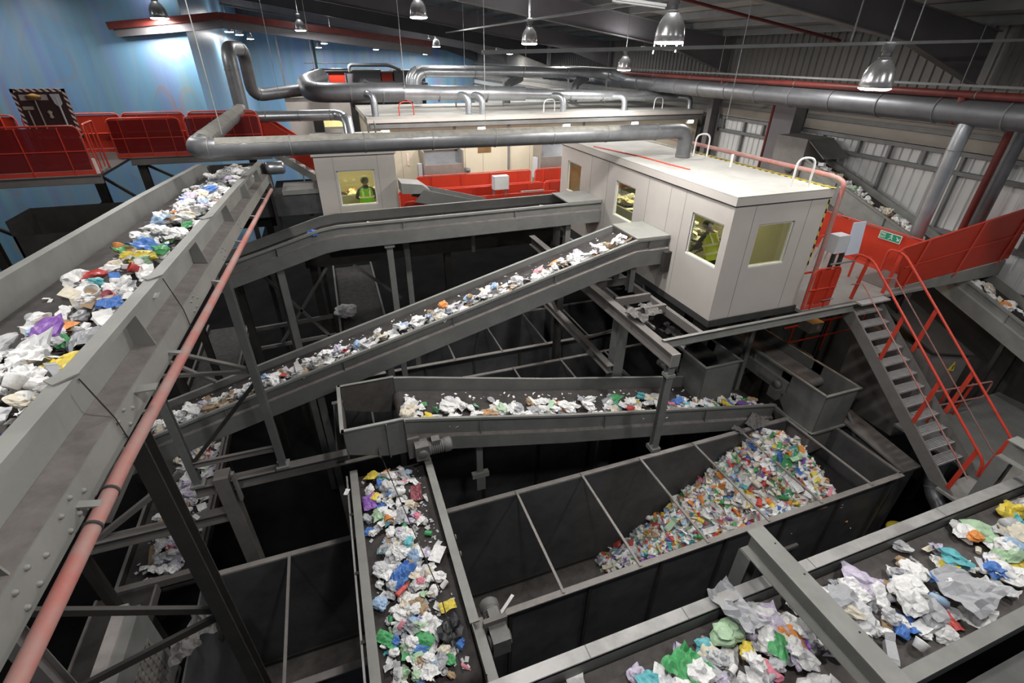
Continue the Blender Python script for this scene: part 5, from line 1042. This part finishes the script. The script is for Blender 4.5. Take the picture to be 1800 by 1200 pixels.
scatter(230,'y',PG,.215,3.8,13.3,16.3,16.95,(.13,.27),MIXK,[('white',60),('cream',15),('brown',5),('pale grey',10),('pale green',5),('orange',5)],'on the steep conveyor by the cladding wall',16,lean=16.52,heap=.18,solo_n=90)
scatter(340,'y',PK,.175,9.2,14,-5.75,-4.65,(.13,.30),PAPK,[('white',45),('lilac',25),('pale grey',16),('cream',5),('red',2),('pale green',3)],'on the low dark corner conveyor',17,lean=-5.15,heap=.40,solo_n=60)
scatter(16,'x',PB,.22,-.8,6,12.68,12.80,(.08,.18),PAPK,[('white',1)],'lying along the nearly empty conveyor',18,heap=.25)
scatter(12,'y',[(9.1,-6.99),(14,-6.99)],.295,9.3,11.0,8.6,9.3,(.18,.34),MIXK,[('white',60),('lilac',30)],'in the narrow chute conveyor',19)
scatter(130,'y',[(9.3,-4.0),(15,-4.0)],-.01,9.45,14.8,8.2,8.9,(.16,.30),PAPK,[('white',55),('cream',30),('pale green',8)],'on the sorting table inside the large cabin',20,heap=.35,solo_n=60)
scatter(26,'x',[(-.3,-4.05),(1.5,-4.05)],-.01,-.2,1.4,16.95,17.6,(.12,.25),MIXK,[('white',40),('cream',30),('brown',15),('orange',6)],'on the bench inside the small cabin',21,heap=.12)
scraps('paper_scraps',400,'x',PA,.165,-6,6.4,9.33,10.3,(.03,.09),TM['white'],'small white paper scraps strewn along the long paper incline',31)
scraps('film_scraps',260,'y',PE,.195,3.4,7.3,-.4,.75,(.02,.07),TM['pale grey'],'small pale scraps strewn on the short conveyor under the hopper',32)
scraps('film_scraps',260,'x',PD,.335,.7,10.3,7.6,8.8,(.03,.08),TM['white'],'small white scraps strewn along the middle conveyor',33)
scraps('film_scraps',300,'y',PC,.295,1.2,14.9,-2.9,-1.8,(.02,.07),TM['white'],'small white scraps strewn along the widest infeed conveyor',34)
scraps('paper_scraps',150,'y',PK,.175,9.2,16,-5.9,-4.6,(.04,.10),TM['lilac'],'small paper scraps on the low dark corner conveyor',35)
# pieces that stand out
def one(kind, colr, x, y, z, s, label, tilt=(0,0), flat=1.0): item(kind,colr,(x,y,z),s,(tilt[0],tilt[1],random.uniform(0,6)),label,None,flat)
random.seed(5); e=-7.19
for a in (('plastic_bag','yellow',-.20,7.25,e+.12,.22,'bright yellow bag directly below the open hopper'),('food_wrapper','purple',-.32,6.65,e+.08,.34,'purple snack wrapper at the edge of the short conveyor'),('food_wrapper','yellow',-.2,6.72,e+.13,.17,'yellow-orange wrapper half over a purple one on the short conveyor'),
 ('plastic_tub','orange',-.05,6.18,e+.06,.22,'orange tub in the middle of the short conveyor'),('plastic_film','maroon',.54,6.63,e+.03,.32,'flat maroon film on the short conveyor'),('plastic_film','blue',.05,4.96,e+.1,.42,'large blue film on the short conveyor'),('plastic_bottle','red',0,4.73,e+.12,.26,'bright red bottle on the short conveyor beside blue film'),
 ('plastic_bag','pale blue',-.36,4.64,e+.02,.24,'pale blue bag low on the short conveyor edge'),('food_wrapper','yellow',.59,4.3,e+.05,.24,'yellow wrapper near the black sack on the short conveyor'),('plastic_bag','black',.57,3.92,e+.02,.40,'black sack by the discharge roller of the short conveyor'),
 ('food_wrapper','green',-.36,4.14,e+.05,.26,'square green packet at the edge of the short conveyor'),('food_wrapper','green',.17,3.9,e+.1,.28,'crumpled green wrapper before the black sack'),('paper_sheet','white',.63,5.2,e+.08,.30,'clean white sheet leaning on the short conveyor rail'),('plastic_bag','turquoise',.22,5.55,e+.08,.2,'turquoise bag on the short conveyor above blue film'),('plastic_bag','orange',.05,7.3,e+.05,.16,'orange scrap bag just below the hopper mouth'),('plastic_tub','orange',.50,5.95,e+.03,.09,'tiny orange ball-like tub near the short conveyor rail')): one(*a)
e=-6.88
for a in (('food_wrapper','red',7.19,1.62,e+.05,.42,'open red and silver crisp packet on the wide conveyor in front'),('plastic_bag','pink',4.21,1.86,e+.05,.30,'pink bag on the wide conveyor in front'),('plastic_bag','orange',4.84,2.15,e+.08,.30,'orange bag beside a purple one on the wide conveyor'),('plastic_bag','purple',4.93,1.97,e+.08,.20,'purple bag beside an orange one on the wide conveyor'),
 ('plastic_bag','blue',8.66,1.83,e+.06,.36,'large blue bag on the wide conveyor in front'),('plastic_bag','yellow',9.1,1.8,e+.06,.32,'yellow and white bag beyond the blue bag'),('plastic_bag','orange',8.98,2.3,e+.1,.24,'small orange-red bag high on the wide conveyor'),('plastic_bag','lilac',6.5,2.36,e+.05,.45,'big lilac bag just past the cross girder'),('plastic_bottle','red',6.9,2.1,e+.12,.36,'striped red bottle past the cross girder'),
 ('plastic_film','clear grey',7.65,1.75,e+.12,.75,'long clear grey film trailing on the wide conveyor'),('plastic_tub','white',6.35,1.42,e+.04,.24,'white tub against the near rail of the wide conveyor'),('plastic_tub','white',4.92,1.42,e+.04,.24,'white tub near the foot of the cross girder'),('plastic_film','green',3.25,2.25,e+.12,.5,'green film at the near end of the wide conveyor'),('plastic_film','clear grey',4.3,2.6,e+.2,.7,'dark clear film standing against the far rail of the wide conveyor'),('plastic_bag','purple',4.75,2.5,e+.02,.14,'small purple scrap bag in shade under the far rail')): one(*a)
for a in (('plastic_tub','orange',-2.70,7.19,-2.22,.17,'orange tub alone on the bare side of the widest conveyor belt'),('plastic_bag','yellow',-2.25,6.36,-2.08,.30,'bright yellow bag on the widest infeed conveyor'),('plastic_film','blue',-2.2,6.72,-2.1,.36,'royal blue film beside the bright yellow bag'),('plastic_tub','red',-2.12,5.95,-2.06,.15,'red tub below the bright yellow bag'),('plastic_bag','orange',-2.36,8.95,-2.25,.20,'orange bag in the upper part of the widest infeed conveyor'),('plastic_bag','white',-2.60,5.86,-2.12,.38,'white star-shaped bag alone on the widest conveyor belt'),('carton','cream',-2.25,5.05,-2.05,.30,'big cream card sheet on the widest infeed conveyor'),('food_wrapper','orange',-2.36,4.55,-2.0,.30,'red-orange wrapper near the viewer on the widest conveyor'),('food_wrapper','yellow',-2.0,3.8,-1.92,.26,'orange-yellow wrapper by the widest conveyor rail'),
 ('plastic_bag','white',-.30,18.2,-9.0,.85,'white bag alone on the dark conveyor under the small cabin'),('plastic_bag','blue',-.62,12.72,-3.93,.30,'blue scrap bag at the kink of the nearly empty conveyor'),
 ('plastic_film','dusty',6.0,8.2,-5.16,.5,'torn pale film snagged on the deck girder'),('plastic_film','dusty',6.5,8.45,-5.14,.55,'dusty film draped over the deck cross beams'),('plastic_film','dusty',9.6,7.2,-8.46,.5,'torn film hanging on the far bunker rim below the chute'),('plastic_film','dusty',9.0,7.18,-8.46,.3,'small torn film scrap on the far bunker rim'),('paper_sheet','white',-1.3,4.95,-11.8,.4,'white sheet lying on the nearest bunker floor'),('paper_sheet','white',-.68,6.9,-6.96,.16,'white ticket stuck to the short conveyor rail'),('paper_sheet','white',-3.6,8.15,-7.9,.16,'white note on the lower dusty beam'),('plastic_film','dusty',-3.35,6.3,-8.6,.6,'dusty torn film caught beside the guard cabinet'),('plastic_film','dusty',-3.3,5.5,-8.0,.5,'dusty streamer of film hanging by the guard cabinet grille'),('carton','cream',4.9,5.0,-11.8,.28,'small cream carton on the bare bunker floor')): one(*a)
# heap in the nearest bunker
HX, HY = 9.6, 5.95
def hz(x, y):
    d = (HX-x)/4.35 if x < HX else (x-HX)/2.9
    top = -8.02-(max(0,d)**.95)*3.85 - .55*abs(y-HY)/1.2*min(1,max(0,1-d)) - (.75 if x > 10.7 and y > 6.2 else 0)
    return max(-11.83, top + .22*N((x,y,0),1.3,3) + .10*N((x,y,0),3.5,5))
heap = MB().grid(lambda u,v:(4.9+6.6*u, 4.73+2.34*v, hz(4.9+6.6*u,4.73+2.34*v)-.06), 48, 18, False)
tag(heap.build('rubbish_mound', TM['clear grey']), 'dark core of the carton and bottle heap in the nearest bunker', 'heap', None, 'stuff')
random.seed(41); PK9=[('carton',34),('plastic_bottle',26),('food_wrapper',16),('drinks_can',12),('plastic_tub',10)]
todo=[]
while len(todo) < 2900:
    x=random.uniform(5.0,11.5); y=random.uniform(4.78,7.05); z=hz(x,y)
    if z <= -11.8: continue
    kind=pick(PK9); s=random.uniform(.13,.27)*(.8 if kind in('drinks_can','plastic_tub') else 1.25 if kind=='plastic_bottle' else 1)
    todo.append(((x,y,z+random.uniform(-.05,.06)),kind,pick(PILECOL),s,(random.gauss(0,.6),random.gauss(0,.6),random.uniform(0,6.28))))
todo.sort(key=lambda q:-q[3]); mass=Mass()
for k,(loc,kind,colr,s,rot) in enumerate(todo):
    if k<900 and NUM.get(kind,0)<285: NUM[kind]=NUM.get(kind,0)+1; l,g=auto(kind,colr,'in the heap of the nearest bunker'); item(kind,colr,loc,s,rot,l,g)
    else: mass.put(kind,colr,Matrix.Translation(loc)@(Matrix.Rotation(rot[2],4,'Z')@Matrix.Rotation(rot[1],4,'Y')@Matrix.Rotation(rot[0],4,'X'))@Matrix.Scale(s,4))
mass.build('heap_rubbish','loose small cartons, cans and bottles filling the heap in the nearest bunker')
settle()
# ------------------------------------------------------------------ camera, world, view
yaw, pitch, roll = (math.radians(v) for v in (20.10,30.587,.675))
cy,sy,cp,sp,cr,sr = math.cos(yaw),math.sin(yaw),math.cos(pitch),math.sin(pitch),math.cos(roll),math.sin(roll)
fw=Vector((sy*cp,cy*cp,-sp)); rt=Vector((cy,-sy,0)); up=rt.cross(fw); R_=rt*cr+up*sr; U_=up*cr-rt*sr
cam=bpy.data.cameras.new('camera'); cam.sensor_width=36; cam.lens=850.8/1800*36; cam.clip_end=300; cam.clip_start=.05
co=bpy.data.objects.new('camera',cam); C.objects.link(co)
co.matrix_world=Matrix(((R_.x,U_.x,-fw.x,0),(R_.y,U_.y,-fw.y,0),(R_.z,U_.z,-fw.z,Z0),(0,0,0,1)))
bpy.context.scene.camera=co
w=bpy.data.worlds.new('world'); bpy.context.scene.world=w; w.use_nodes=True
w.node_tree.nodes['Background'].inputs[0].default_value=(.80,.88,1,1); w.node_tree.nodes['Background'].inputs[1].default_value=.13
sc=bpy.context.scene
sc.view_settings.view_transform='Standard'; sc.view_settings.look='None'; sc.view_settings.gamma=1; sc.view_settings.use_curve_mapping=False; sc.view_settings.exposure=-0.35
sc.cycles.max_bounces=6; sc.cycles.diffuse_bounces=4; sc.cycles.transparent_max_bounces=12
